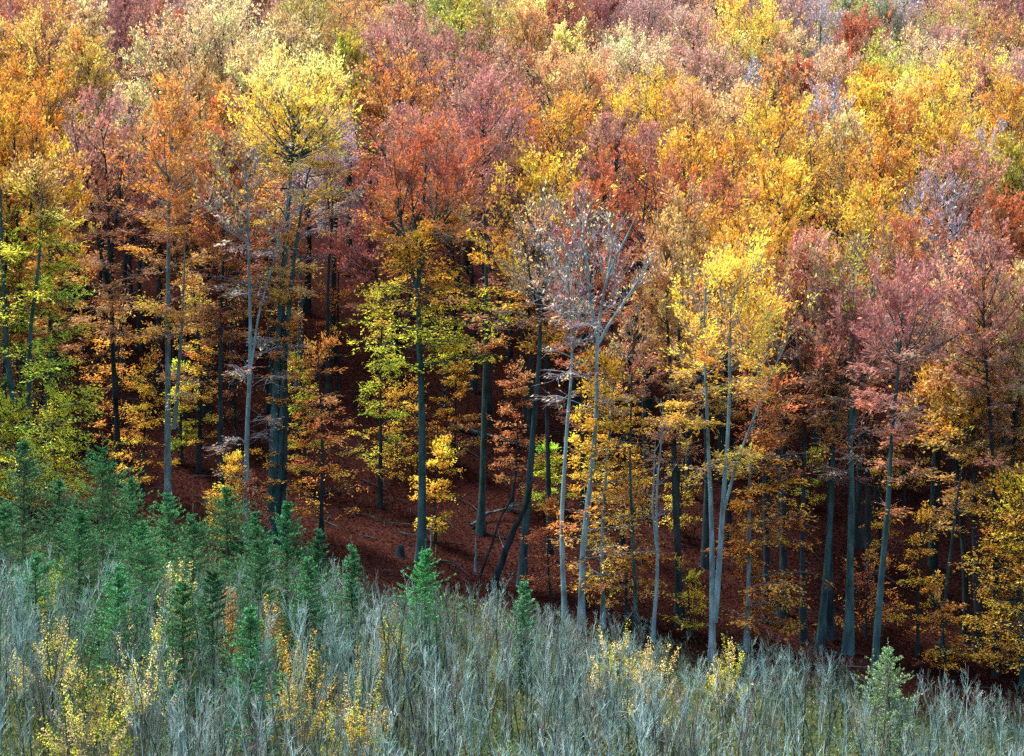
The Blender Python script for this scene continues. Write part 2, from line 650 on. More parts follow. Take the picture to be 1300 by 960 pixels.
# ------------------------------------------------------------------ front rank of the wood
def front(label, stems, thick, top, base_crown, wpx, cols, bark=BARK_TEAL, low=None, nlow=0, cx=None, d=None, cat='tree', name='beech_tree',
          dys=None, **kw):
    bx, by = stems[0][0]
    if d is None:
        d = hit(bx, by)
    st = []
    for k, s in enumerate(stems):
        dy = 0 if k == 0 else (dys[k] if dys else (-1) ** k * 1.2)
        p = path(s, d, dy)
        if k == 0:
            p[0, 2] = float(ground_z(p[0, 0], p[0, 1]))
        st.append(p)
    zt = ray_xz(0, top, d)[1] - 0.55
    zb = ray_xz(0, base_crown, d)[1]
    zl = ray_xz(0, low, d)[1] if low else None
    R = wpx * K * d / 2 * 1.06
    cxw = ray_xz(cx, 0, d)[0] if cx is not None else None
    crown = dict(zb=zb, zt=zt, R=R, cols=[colr(c) * (1.6 if bx < 100 else (1.45 if bx > 1280 else 1.1)) for c in cols], zlow=zl, nlow=nlow, cx=cxw)
    if kw.get('mode') == 'layer':
        crown['twig'] = TWIG_DARK
        crown['limb_r'] = 0.6
    extra = kw.pop('extra', None)
    ex = []
    if extra:
        for e in extra:
            e = dict(e)
            e['zt'] = ray_xz(0, e.pop('top'), d)[1]
            e['zb'] = ray_xz(0, e.pop('bottom'), d)[1]
            e['R'] = e.pop('w') * K * d / 2
            e['cols'] = [colr(c) * 1.2 for c in e['cols']]
            e['twig'] = TWIG_DARK
            e['limb_r'] = 0.6
            if 'cx' in e:
                e['cx'] = ray_xz(e['cx'], 0, d)[0]
            ex.append(e)
    crown.update(kw)
    rads = [th * K * d / 2 * 0.9 for th in thick]
    USED.append((st[0][0][0], d))
    return plant(name, cat, None, label, st, rads, bark, crown, npts=18, sides=10, extra=ex, wob=0.1)


front('two-stemmed yellow green beech leaning at the left edge behind the spruces',
      [[(30, 655), (26, 590), (20, 520), (8, 440), (2, 330), (0, 240)], [(30, 600), (38, 500), (41, 410), (54, 330), (60, 250)]], [12, 9],
      205, 640, 175, ['lime', 'lime', 'lime', 'leaf', 'lime', 'lime', 'olive', 'tan'], nl=90, nb=6, ntw=5, lv=11, mode='layer', cx=42, low=None)
front('dark forked beech with a dusky mauve crown and brown lower sprays',
      [[(152, 622), (148, 500), (142, 400), (138, 320), (136, 220), (128, 160)], [(141, 380), (125, 300), (112, 220)], [(139, 330), (150, 250), (152, 190)]], [9, 6, 6],
      112, 300, 125, ['tan', 'brown', 'brown', 'mauve', 'mauve'], bark=BARK_DARK, low=430, nlow=14, nl=34, nb=6, ntw=6, lv=8, fill=0.8)
front('tall slender beech with pale grey trunk and orange fan-shaped crown',
      [[(214, 650), (213, 520), (214, 400), (213, 300), (214, 200), (223, 130)], [(221, 545), (231, 440), (237, 350), (238, 300)]], [10, 6],
      95, 300, 122, ['peach', 'gold', 'amber', 'orange', 'orange'], bark=BARK_PALE * 0.75, low=500, nlow=16, nl=40, nb=6, ntw=6, lv=9)
front('thin pale trunk with mostly leafless lilac branches left of the thick double trunk',
      [[(311, 690), (313, 600), (317, 470), (315, 340), (314, 240), (310, 180)], [(316, 480), (330, 400), (350, 330), (365, 260)]], [8, 4],
      165, 330, 135, ['tan', 'lilac', 'olive'], bark=BARK_PALE * 0.8, low=620, nlow=16, nl=26, nb=5, ntw=6, lv=5, fill=0.7, twig=TWIG_PALE, trad=0.013, limb_r=0.5,
      cat='bare tree', name='bare_tree', limbc=BARK_PALE)
front('massive double-trunked beech with a bright yellow domed crown',
      [[(345, 690), (348, 600), (351, 500), (357, 380), (366, 260), (374, 150)], [(355, 672), (357, 560), (361, 460), (372, 340), (392, 220)]], [15, 12],
      76, 215, 158, ['tan', 'amber', 'gold', 'yellow', 'yellow', 'lemon'], bark=BARK_TEAL * 1.1, low=400, nlow=18, nl=56, nb=6, ntw=6, lv=10, dys=[0, -0.4])
front('beech with straight dark trunk, rust red dome and yellow green lower sprays',
      [[(535, 712), (535, 600), (535, 500), (533, 400), (532, 350), (538, 270), (541, 200)], [(533, 395), (520, 330), (506, 260), (497, 215)], [(532, 355), (527, 290), (520, 220)],
       [(534, 345), (552, 280), (566, 225)]], [13, 6, 6, 6],
      158, 310, 176, ['gold', 'orange', 'brick', 'brick', 'brick'], low=None, nl=62, nb=6, ntw=6, lv=10,
      extra=[dict(top=300, bottom=465, w=215, cols=['lime', 'lime', 'gold', 'amber'], mode='layer', nl=48, nb=6, ntw=5, lv=11, cx=540)])
front('tall straight teal grey trunk with a dusky mauve crown right of the rust red dome',
      [[(610, 680), (613, 560), (617, 440), (618, 340), (614, 250), (615, 140)]], [10],
      92, 240, 118, ['orange', 'maroon', 'mauve', 'mauve'], low=480, nlow=16, nl=38, nb=6, ntw=6, lv=8)
front('slanting dark trunk with sparse peach leaves beside the pale wavy trunks',
      [[(662, 748), (670, 640), (681, 500), (685, 410), (681, 330), (690, 270)], [(685, 400), (670, 340), (662, 290)], [(684, 390), (705, 330), (715, 280)]], [12, 4, 4],
      250, 420, 115, ['peach', 'rose', 'peach', 'tan'], nl=26, nb=5, ntw=6, lv=6, fill=0.6, twig=TWIG_PALE, trad=0.014)
front('slim pale trunk with bare grey top, second in the pale cluster',
      [[(718, 795), (713, 660), (720, 545), (727, 470), (724, 400), (718, 320)]], [8],
      275, 480, 80, ['peach', 'lilac'], bark=BARK_PALE, nl=20, nb=5, ntw=6, lv=3, fill=0.5, twig=TWIG_PALE, trad=0.016, cat='bare tree', name='bare_tree', limbc=BARK_PALE)
front('pale wavy-trunked tree with a wide leafless white crown',
      [[(738, 802), (738, 700), (751, 600), (757, 500), (758, 420), (772, 350), (786, 280)], [(758, 430), (746, 360), (738, 290), (730, 260)],
       [(757, 440), (782, 400), (808, 360), (828, 330)], [(770, 355), (790, 310), (812, 262)]], [10, 5, 5, 4],
      245, 430, 150, ['peach', 'peach', 'lilac', 'straw'], bark=BARK_PALE, nl=26, nb=6, ntw=6, lv=2, fill=0.6, twig=TWIG_PALE * 1.1, trad=0.013, limb_r=0.5,
      cat='bare tree', name='bare_tree', limbc=BARK_PALE, low=560, nlow=6,
      extra=[dict(top=450, bottom=745, w=120, cols=['peach', 'amber', 'gold', 'gold'], mode='layer', nl=26, nb=5, ntw=5, lv=8, cx=765)])
front('slim pale tree carrying golden sprays low down right of the wavy trunk',
      [[(765, 800), (766, 690), (770, 590), (776, 520), (784, 440)]], [7],
      440, 760, 125, ['amber', 'gold', 'peach', 'gold', 'yellow', 'gold'], bark=BARK_PALE * 0.8, nl=42, nb=5, ntw=5, lv=9, mode='layer', cx=775, fill=0.9)
front('thin straight grey trunk between the golden sprays and the dead snag',
      [[(806, 808), (806, 700), (801, 600), (800, 480), (806, 400)]], [6],
      385, 520, 70, ['rust', 'rose', 'tan'], nl=18, nb=5, ntw=5, lv=6, fill=0.7)
front('dead forked snag, thin and white, standing at the wood edge',
      [[(829, 815), (836, 720), (833, 620), (842, 510)], [(835, 720), (828, 640), (830, 560)]], [6, 4],
      500, 700, 40, ['rose'], bark=BARK_PALE, nl=9, nb=3, ntw=4, lv=0, twig=TWIG_PALE, trad=0.014, cat='dead tree', name='dead_tree', limbc=BARK_PALE)
front('twin-stemmed beech with a brilliant yellow crown standing out at the wood edge',
      [[(904, 842), (906, 720), (898, 580), (895, 480), (893, 390), (897, 350)], [(907, 790), (914, 700), (920, 600), (926, 500), (924, 400), (930, 350)],
       [(918, 650), (936, 590), (955, 540), (985, 470), (1000, 430)]], [9, 9, 5],
      312, 500, 165, ['gold', 'gold', 'yellow', 'yellow'], bark=BARK_PALE * 0.85, low=600, nlow=8, nl=44, nb=6, ntw=6, lv=10, cx=936, limb_r=0.7, leaf=0.095)
front('thin pale stem with rust orange sprays down to the ground right of the yellow beech',
      [[(947, 828), (950, 700), (953, 590), (957, 520), (965, 450)]], [7],
      470, 800, 128, ['amber', 'orange', 'orange', 'amber', 'rust', 'rust'], bark=BARK_PALE * 0.7, nl=50, nb=6, ntw=5, lv=10, mode='layer', cx=975)
front('leaning dark trunk under a mauve brown crown right of the rust sprays',
      [[(1040, 830), (1050, 710), (1058, 600), (1063, 520), (1078, 420)]], [11],
      375, 500, 130, ['orange', 'rust', 'maroon', 'mauve'], low=560, nlow=8, nl=38, nb=6, ntw=6, lv=8, cx=1082)
front('grey green trunk with golden tufts along it and a rosy mauve dome',
      [[(1110, 880), (1116, 770), (1126, 650), (1131, 560), (1140, 450), (1150, 380)]], [11],
      342, 470, 140, ['gold', 'orange', 'rust', 'mauve', 'maroon', 'mauve'], low=720, nlow=12, nl=40, nb=6, ntw=6, lv=8, cx=1158)
front('thin leaning grey stem with olive gold sprays near the right edge',
      [[(1195, 835), (1203, 730), (1215, 620), (1233, 530)]], [6],
      430, 580, 110, ['amber', 'olive', 'gold', 'tan'], low=690, nlow=8, nl=30, nb=6, ntw=5, lv=8, cx=1235)
front('golden orange young tree with drooping tiers at the right edge of the wood',
      [[(1298, 872), (1297, 760), (1296, 610)]], [7],
      596, 845, 165, ['amber', 'amber', 'gold', 'amber', 'gold'], nl=84, nb=6, ntw=5, lv=12, mode='layer', cat='young tree', name='young_tree', leaf=0.085)

# ------------------------------------------------------------------ young beeches of the understorey: (px, base py, top py, width px, colours, label)
UNDER = [
    (150, 612, 385, 105, ['amber', 'orange', 'amber', 'tan'], 'amber young beech under the mauve-crowned tree'),
    (180, 640, 450, 85, ['amber', 'gold', 'amber'], 'golden amber young beech left of the slender pale trunk'),
    (112, 580, 330, 95, ['brown', 'orange', 'brown'], 'brown young beech beside the yellow green beech'),
    (252, 600, 330, 75, ['olive', 'gold', 'olive', 'tan'], 'olive gold young beech right of the slender pale trunk'),
    (232, 590, 450, 60, ['leaf', 'lime', 'lime'], 'small fresh green sapling tucked behind the slender pale trunk'),
    (290, 695, 578, 58, ['amber', 'yellow', 'yellow'], 'little bright yellow beech on the litter above the spruces'),
    (320, 690, 600, 66, ['rust', 'rose', 'rust'], 'low rust brown sprays at the foot of the thin pale trunk'),
    (358, 695, 345, 88, ['amber', 'amber', 'orange', 'orange', 'amber'], 'orange young beech screening the massive double trunk'),
    (408, 690, 430, 110, ['amber', 'orange', 'rust', 'brown', 'orange'], 'bushy rust orange young beech right of the double trunk'),
    (385, 620, 440, 70, ['olive', 'lime', 'olive'], 'olive young beech behind the double trunk'),
    (482, 645, 360, 100, ['gold', 'leaf', 'lime', 'olive'], 'yellow green young beech left of the straight dark trunk'),
    (505, 612, 480, 125, ['gold', 'amber', 'gold'], 'golden sprays left of the straight dark trunk'),
    (553, 690, 555, 82, ['gold', 'gold', 'yellow'], 'small tiered yellow beech behind the straight dark trunk'),
    (648, 650, 455, 90, ['brown', 'rust', 'brown'], 'brown young beech in the shade right of the teal trunk'),
    (695, 655, 560, 70, ['leaf', 'lime', 'leaf'], 'green shrubby beech in the shade behind the slanting trunk'),
    (700, 760, 640, 75, ['rust', 'rust', 'orange'], 'low rust sprays left of the pale cluster'),
    (795, 790, 610, 105, ['peach', 'amber', 'peach', 'gold'], 'peach gold young beech at the foot of the dead snag'),
    (790, 700, 440, 100, ['gold', 'gold', 'amber', 'tan'], 'golden young beech behind the wavy pale trunk'),
    (862, 690, 560, 70, ['gold', 'olive', 'olive'], 'olive young beech left of the yellow twin beech'),
    (880, 812, 715, 70, ['olive', 'gold', 'olive'], 'olive gold bush at the foot of the yellow twin beech'),
    (1030, 650, 560, 70, ['olive', 'leaf', 'olive'], 'green sprays behind the leaning dark trunk'),
    (1100, 812, 700, 125, ['orange', 'amber', 'rust', 'orange'], 'flat orange sprays crossing the grey green trunk'),
    (1120, 720, 535, 75, ['gold', 'gold', 'amber'], 'tufted golden sapling along the grey green trunk'),
    (1165, 835, 640, 85, ['amber', 'gold', 'amber', 'gold'], 'amber gold sapling right of the grey green trunk'),
    (1148, 640, 470, 100, ['gold', 'amber', 'tan', 'mauve'], 'tan gold young beech under the rosy mauve dome'),
    (1200, 860, 745, 80, ['amber', 'orange'], 'low orange sprays on the litter near the right edge'),
    (75, 645, 500, 125, ['lime', 'lime', 'lime'], 'lime green bush behind the spruces at the left'),
    (20, 660, 500, 100, ['gold', 'lime', 'lime'], 'golden green bush at the left edge behind the spruces'),
    (575, 600, 430, 80, ['tan', 'amber', 'olive'], 'thin amber sapling behind the rust dome beech'),
    (745, 650, 520, 80, ['gold', 'yellow', 'gold'], 'yellow sapling between the pale trunks'),
]
for (px, by, ty, w, cols, lab) in UNDER:
    d = hit(px, by)
    x, _ = ray_xz(px, by, d)
    zg = float(ground_z(x, d))
    zt = ray_xz(px, ty, d)[1]
    s = np.array([(x, d, zg), (x + rng.normal(0, 0.25), d + 0.1, zg + (zt - zg) * 0.5), (x + rng.normal(0, 0.35), d, zt - 0.2)])
    H = zt - zg
    R = w * K * d / 2 - 0.25
    n = int(np.clip(14 + H * 2.1, 14, 40) * (0.6 if 850 < px < 1285 else 0.85))
    plant('young_beech', 'young beech', 'young beeches under the tall trees', lab, [s], [0.035 + 0.008 * H], BARK_DARK * 1.3,
          dict(zb=zg + 0.14 * H, zt=zt - 0.2, R=R, cols=[colr(c) * (1.55 if px < 100 else 1.22) for c in cols], nl=n, nb=5, ntw=4, lv=10, mode='layer', leaf=0.08, twigs=True, nearc=False,  # brightened leaf colours stand in for light shining through the edge sprays
               twig=TWIG_DARK * 1.6), npts=8, sides=6, wob=0.06)
    USED.append((x, d))

# ------------------------------------------------------------------ canopy of the slope: (px, top py, width px, top colour, low colour, fill)
CAN = [
    # left
    (28, -18, 95, 'brick', 'maroon', 0.85), (66, 16, 120, 'gold', 'amber', 1), (112, 42, 80, 'gold', 'amber', 0.9), (18, 28, 80, 'gold', 'amber', 0.9),
    (18, 112, 110, 'amber', 'orange', 1), (70, 92, 80, 'amber', 'tan', 0.9), (112, -14, 60, 'straw', 'olive', 0.6), (150, -8, 90, 'maroon', 'mauve', 0.8), (190, -6, 80, 'brick', 'mauve', 0.8),
    (205, 40, 100, 'straw', 'tan', 0.55), (246, 10, 105, 'straw', 'tan', 0.7), (305, 4, 115, 'straw', 'gold', 0.7), (318, 60, 80, 'straw', 'tan', 0.6),
    (258, 85, 90, 'tan', 'brown', 0.55), (290, 104, 66, 'orange', 'rust', 0.8), (396, -6, 140, 'olive', 'olive', 1), (365, 20, 90, 'straw', 'olive', 0.9), (432, 40, 80, 'olive', 'gold', 0.9),
    (60, 172, 90, 'gold', 'tan', 0.7), (8, 160, 60, 'gold', 'olive', 0.8), (285, 160, 80, 'rust', 'brown', 0.7),
    (455, 2, 90, 'orange', 'rust', 0.9), (486, 40, 70, 'mauve', 'rust', 0.7), (522, 8, 100, 'rose', 'lilac', 0.6), (505, 68, 132, 'orange', 'rust', 0.95), (560, -26, 60, 'leaf', 'lime', 0.9),
    (585, -20, 70, 'lime', 'olive', 0.9), (575, 40, 130, 'mauve', 'rose', 0.65), (628, 8, 80, 'olive', 'brown', 0.8), (600, 110, 120, 'rose', 'mauve', 0.7),
    (668, 2, 80, 'amber', 'gold', 0.9), (700, -2, 105, 'lemon', 'olive', 1), (730, 28, 60, 'lemon', 'olive', 0.9), (650, 55, 100, 'rose', 'lilac', 0.55),
    (722, -22, 90, 'brick', 'maroon', 1), (756, -8, 80, 'maroon', 'maroon', 1), (802, -6, 90, 'mauve', 'lilac', 0.5), (690, 66, 110, 'peach', 'tan', 0.7), (745, 72, 100, 'peach', 'amber', 0.75),
    (812, 52, 100, 'straw', 'gold', 0.8), (850, 92, 90, 'gold', 'amber', 0.9), (795, 100, 90, 'peach', 'tan', 0.8), (806, 122, 110, 'yellow', 'gold', 0.95), (716, 128, 120, 'amber', 'gold', 0.95),
    (655, 118, 90, 'orange', 'rust', 0.7), (690, 190, 110, 'gold', 'amber', 0.9), (815, 190, 145, 'brick', 'rust', 0.95), (735, 225, 90, 'brick', 'rust', 0.8),
    # right
    (880, 12, 90, 'rose', 'mauve', 0.75), (935, -6, 115, 'yellow', 'olive', 1), (912, 42, 80, 'lemon', 'straw', 0.9), (965, 26, 90, 'yellow', 'gold', 0.9), (1005, 38, 80, 'peach', 'straw', 0.8),
    (1040, -8, 90, 'lilac', 'mauve', 0.4), (1002, -18, 80, 'mauve', 'lilac', 0.6), (1078, -14, 66, 'leaf', 'green', 1), (1085, 16, 60, 'brick', 'rust', 0.9), (1120, 2, 70, 'green', 'tan', 0.9), (1145, -12, 80, 'lilac', 'mauve', 0.4),
    (1190, -16, 80, 'mauve', 'maroon', 0.7), (1225, -8, 100, 'amber', 'tan', 0.95), (1285, -14, 80, 'maroon', 'maroon', 0.95), (1272, 20, 80, 'amber', 'brown', 0.9), (1206, 18, 115, 'olive', 'tan', 1),
    (1160, 42, 100, 'straw', 'tan', 0.7), (1022, 72, 46, 'brick', 'maroon', 1), (1060, 66, 90, 'peach', 'orange', 0.75), (960, 74, 70, 'grey', 'lilac', 0.2), (900, 62, 100, 'rose', 'peach', 0.6),
    (990, 66, 60, 'amber', 'gold', 0.9), (935, 112, 120, 'peach', 'amber', 0.8), (880, 105, 90, 'peach', 'amber', 0.75), (1096, 92, 66, 'yellow', 'gold', 0.9), (1115, 84, 80, 'amber', 'peach', 0.8), (1132, 68, 80, 'lime', 'olive', 1),
    (1158, 100, 74, 'lemon', 'lime', 1), (1232, 74, 120, 'yellow', 'olive', 1), (1190, 92, 90, 'yellow', 'lime', 1), (1285, 104, 90, 'amber', 'orange', 0.9), (1262, 70, 70, 'rose', 'tan', 0.7), (1048, 104, 90, 'lilac', 'mauve', 0.35),
    (1030, 124, 90, 'orange', 'rose', 0.7), (985, 128, 110, 'gold', 'amber', 0.85), (1078, 140, 80, 'straw', 'peach', 0.6), (1128, 124, 90, 'orange', 'rose', 0.75), (1180, 140, 80, 'gold', 'amber', 0.9), (1218, 150, 90, 'gold', 'olive', 0.85),
    (1262, 155, 80, 'lilac', 'mauve', 0.35), (1285, 172, 70, 'olive', 'straw', 0.8), (1055, 164, 150, 'gold', 'amber', 1), (990, 190, 90, 'yellow', 'gold', 0.95), (930, 165, 110, 'amber', 'tan', 0.7), (880, 170, 90, 'gold', 'amber', 0.85),
    (1140, 178, 100, 'amber', 'peach', 0.85), (1218, 188, 120, 'rose', 'rust', 0.8), (1185, 215, 110, 'lilac', 'grey', 0.22), (915, 222, 110, 'rust', 'maroon', 0.8), (860, 235, 90, 'tan', 'gold', 0.75), (1292, 215, 80, 'gold', 'amber', 0.9),
    (1275, 240, 80, 'brick', 'rust', 0.85), (1098, 235, 120, 'gold', 'tan', 0.8), (895, 265, 110, 'gold', 'tan', 0.85), (960, 268, 110, 'amber', 'tan', 0.85), (1020, 290, 110, 'rose', 'rust', 0.8), (1085, 295, 120, 'olive', 'lilac', 0.4),
    (1190, 280, 130, 'rust', 'amber', 0.85), (1250, 300, 110, 'mauve', 'rust', 0.6), (1232, 325, 120, 'peach', 'amber', 0.85), (1295, 330, 90, 'straw', 'peach', 0.7), (1060, 345, 110, 'rust', 'mauve', 0.75), (1000, 350, 80, 'rust', 'tan', 0.7),
    (845, 290, 90, 'tan', 'rose', 0.7), (1290, 410, 100, 'mauve', 'tan', 0.7), (1210, 390, 110, 'amber', 'tan', 0.8),
    (380, 185, 110, 'lilac', 'tan', 0.3), 
    
    # beyond the frame, so the wood goes on
    (-50, 20, 100, 'amber', 'orange', 0.9), (-70, 130, 110, 'rust', 'brown', 0.9), (-40, 210, 100, 'gold', 'olive', 0.8), (-120, 60, 110, 'straw', 'tan', 0.8), (-110, 230, 110, 'orange', 'tan', 0.8),
    (1345, 60, 100, 'mauve', 'rust', 0.8), (1350, 160, 100, 'gold', 'amber', 0.9), (1350, 270, 110, 'rust', 'tan', 0.8), (1360, 380, 110, 'amber', 'tan', 0.8), (1410, 110, 110, 'yellow', 'gold', 0.9), (1420, 240, 110, 'rose', 'tan', 0.8),
    (1425, 360, 110, 'gold', 'tan', 0.8), (1375, 500, 110, 'amber', 'orange', 0.8), (1440, 470, 120, 'rust', 'brown', 0.8), (1490, 420, 120, 'gold', 'amber', 0.8), (1500, 300, 120, 'mauve', 'rust', 0.8), (1490, 190, 110, 'straw', 'tan', 0.8),
    (1500, 520, 120, 'amber', 'tan', 0.8), (-170, 140, 110, 'gold', 'tan', 0.8), (-190, 240, 120, 'rust', 'brown', 0.8), (-150, 320, 120, 'olive', 'lime', 0.9), (-200, 60, 110, 'amber', 'orange', 0.8),
]


def canopy_tree(px, top, w, ctop, clow, fill, d=None, H=None, record=True):
    H = H if H is not None else (19 if (px, top) == (380, 185) else rng.uniform(24, 28))
    if d is None:
        d = depth_for_top(px, top, H)
        # do not grow two trunks in one place
        for _ in range(30):
            x = (px - 650) * K * d
            if all((x - ux) ** 2 + (d - uy) ** 2 > 2.2 ** 2 for ux, uy in USED):
                break
            d += 0.6
            H = ray_xz(px, top, d)[1] - float(ground_z((px - 650) * K * d, d))
    x = (px - 650) * K * d
    zg = float(ground_z(x, d))
    H = max(H, 12.0)
    zt = zg + H - 0.6
    R = w * K * d / 2 * 1.14
    if ctop in ('yellow', 'lemon', 'lime', 'olive', 'gold') and px > 560 and top < 215:
        R *= 1.18
    lean = rng.normal(0, 0.5, 2)
    xb, yb = x + lean[0], d + lean[1]
    zb0 = float(ground_z(xb, yb))
    s = np.array([(xb, yb, zb0), (xb + lean[0] * -0.3, yb, zb0 + H * 0.4), (x, d, zb0 + H * 0.7), (x + rng.normal(0, 0.3), d, zb0 + H * 0.9)])
    stems, rads = [s], [rng.uniform(0.17, 0.27)]
    if rng.random() < 0.55:   # forked
        a = rng.uniform(0, 6.28)
        f = rng.uniform(0.5, 0.62)
        p0 = s[1] + (s[2] - s[1]) * ((f - 0.4) / 0.3)
        e = p0 + np.array([math.cos(a) * R * 0.45, math.sin(a) * R * 0.45, H * (0.9 - f)])
        stems.append(np.array([p0, p0 * 0.5 + e * 0.5 + np.array([math.cos(a), math.sin(a), 0]) * 0.25, e]))
        rads.append(rads[0] * 0.55)
    bare = fill < 0.45
    tw = np.array([0.40, 0.39, 0.47]) if ctop in ('lilac', 'grey') else (TWIG_MAUVE if ctop in ('mauve', 'rose', 'straw', 'peach', 'tan') else TWIG_MAUVE * 0.8)
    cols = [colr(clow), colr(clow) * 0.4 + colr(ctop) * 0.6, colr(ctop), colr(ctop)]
    deep = zg > 4
    hall = 430 < px < 735
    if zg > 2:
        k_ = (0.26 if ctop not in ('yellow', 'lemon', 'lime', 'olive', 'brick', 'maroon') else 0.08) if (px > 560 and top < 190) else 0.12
        cols = [c * (1 - k_) + np.array([0.60, 0.43, 0.33]) * k_ for c in cols]  # paler leaf and twig colours up the slope stand in for haze
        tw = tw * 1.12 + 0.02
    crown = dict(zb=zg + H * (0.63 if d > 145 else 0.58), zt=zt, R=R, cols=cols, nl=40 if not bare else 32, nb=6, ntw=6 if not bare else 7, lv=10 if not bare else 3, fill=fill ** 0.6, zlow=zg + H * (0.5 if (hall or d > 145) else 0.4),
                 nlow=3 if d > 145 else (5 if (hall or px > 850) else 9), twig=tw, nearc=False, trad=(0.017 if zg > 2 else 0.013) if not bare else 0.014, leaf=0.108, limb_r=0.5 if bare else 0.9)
    bk = BARK_DARK * rng.uniform(0.9, 1.9) if not bare else BARK_TEAL * 1.4
    name, cat = ('bare_tree', 'bare tree') if bare else ('beech_tree', 'tree')
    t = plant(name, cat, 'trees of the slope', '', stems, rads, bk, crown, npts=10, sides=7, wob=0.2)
    USED.append((xb, yb))
    FOREST.append(dict(o=t, px=px, py=top, top=ctop, low=clow, bare=bare, d=d, H=H, fill=fill, w=w))
    return t


for c in CAN:
    canopy_tree(*c)

# trees between them that only show a trunk or a piece of crown
nfill = 0
tries = 0
while nfill < 132 and tries < 14000:
    tries += 1
    px = rng.uniform(-190, 1500)
    d = rng.uniform(157, 262)
    x = (px - 650) * K * d
    if any((x - ux) ** 2 + (d - uy) ** 2 < 4.3 ** 2 for ux, uy in USED):
        continue
    H = rng.uniform(21, 25.5)
    py = 480 - (float(ground_z(x, d)) + H) / (K * d)
    if py < -75 or py > 420:
        continue
    near = min(CAN, key=lambda c: (c[0] - px) ** 2 + (c[1] - py) ** 2)
    alt = [('rose', 'mauve'), ('mauve', 'brown'), ('peach', 'rose'), ('mauve', 'maroon'), ('straw', 'tan'), ('mauve', 'lilac')]
    ct_, cl_ = (near[3], near[4]) if rng.random() < 0.7 else alt[int(rng.integers(6))]
    canopy_tree(px, py, rng.uniform(80, 105), ct_, cl_, max(0.5, near[5] * 0.9), d=d, H=H)
    nfill += 1

# shorter, shaded trees inside the wood, seen as trunks and dark crowns
nin = 0
tries = 0
while nin < 34 and tries < 6000:
    tries += 1
    px = rng.uniform(-70, 1370)
    d = rng.uniform(146, 178) - 0.014 * max(0, px - 650)
    x = (px - 650) * K * d
    if any((x - ux) ** 2 + (d - uy) ** 2 < 3.0 ** 2 for ux, uy in USED):
        continue
    H = rng.uniform(17, 20.5)
    py = 480 - (float(ground_z(x, d)) + H) / (K * d)
    ct_, cl_ = [('brown', 'brown'), ('maroon', 'brown'), ('brown', 'maroon'), ('rust', 'maroon'), ('maroon', 'maroon')][int(rng.integers(5))]
    canopy_tree(px, py, rng.uniform(70, 95), ct_, cl_, 0.6, d=d, H=H)
    nin += 1

# shaded young growth inside the wood
n = 0
tries = 0
SHADE = []
while n < 8 and tries < 3000:
    tries += 1
    px = rng.uniform(-60, 430)
    d = rng.uniform(141, 162) - 0.012 * max(0, px - 650)
    x = (px - 650) * K * d
    if 430 < px < 735 and d < 163:
        continue
    if any((x - ux) ** 2 + (d - uy) ** 2 < 2.2 ** 2 for ux, uy in USED):
        continue
    H = rng.uniform(8, 16)
    zg = float(ground_z(x, d))
    s = np.array([(x, d, zg), (x + rng.normal(0, 0.3), d, zg + H * 0.5), (x + rng.normal(0, 0.4), d, zg + H - 0.2)])
    ch = [['brown', 'rust', 'tan'], ['amber', 'orange', 'brown'], ['olive', 'tan', 'amber'], ['rust', 'brown', 'mauve'], ['gold', 'tan', 'brown']][int(rng.integers(5))]
    t = plant('young_beech', 'young beech', 'young beeches under the tall trees', '', [s], [0.04 + 0.007 * H], BARK_DARK,
              dict(zb=zg + 0.25 * H, zt=zg + H - 0.2, R=rng.uniform(1.7, 2.7), cols=[colr(c) for c in ch], nl=28, nb=5, ntw=4, lv=8, mode='layer', leaf=0.085,
                   nearc=False, twig=TWIG_DARK * 1.5, fill=0.8), npts=8, sides=6, wob=0.06)
    py = 480 - (zg + H) / (K * d)
    SHADE.append(dict(o=t, px=px, py=py, top=ch[1], low=ch[0], H=H, d=d))
    USED.append((x, d))
    n += 1

# ------------------------------------------------------------------ dead wood on the floor of the wood
def log(name, label, cat, pts, th, col, nb=5, d=None, flat=False):
    """a dead stem through picture points; each point lies on the ground there, plus its lift in metres"""
    r = np.random.default_rng(int(rng.integers(1 << 30)))
    P = []
    for (px, py, lift) in pts:
        dd = d if d else hit(px, py)
        x, z = ray_xz(px, py, dd)
        if lift is None:
            P.append((x, dd, z))
        else:
            P.append((x, dd, float(ground_z(x, dd)) + lift))
    P = np.array(P)
    base = P[0].copy()
    t = np.linspace(0, 1, 12)
    tt = np.linspace(0, 1, len(P))
    Q = np.stack([np.interp(t, tt, P[:, k]) for k in range(3)], -1)
    Q[1:-1] += r.normal(0, 0.04, (10, 3))
    g = Geo()
    rb = th / 2
    tubes(g, Q[None], (rb * (1 - 0.7 * t))[None], 8, col)
    B = []
    for k in range(nb):
        i = int(r.integers(4, 12))
        dr = unit((Q[min(i, 11)] - Q[i - 1]) + r.normal(0, 0.25, 3) * np.array([1, 1, 1.0]))
        l = r.uniform(0.6, 1.8)
        B.append([Q[i if i < 12 else 11], Q[i if i < 12 else 11] + dr * l * 0.5 + r.normal(0, 0.08, 3), Q[i if i < 12 else 11] + dr * l + np.array([0, 0, 0.15])])
    if B:
        tubes(g, np.array(B), np.broadcast_to(np.array([0.035, 0.025, 0.012]), (len(B), 3)), 4, col)
    o = obj(name, g.mesh(name, M_BARK, base, smooth=True))
    o.location = tuple(base)
    tag(o, label, cat)
    return o


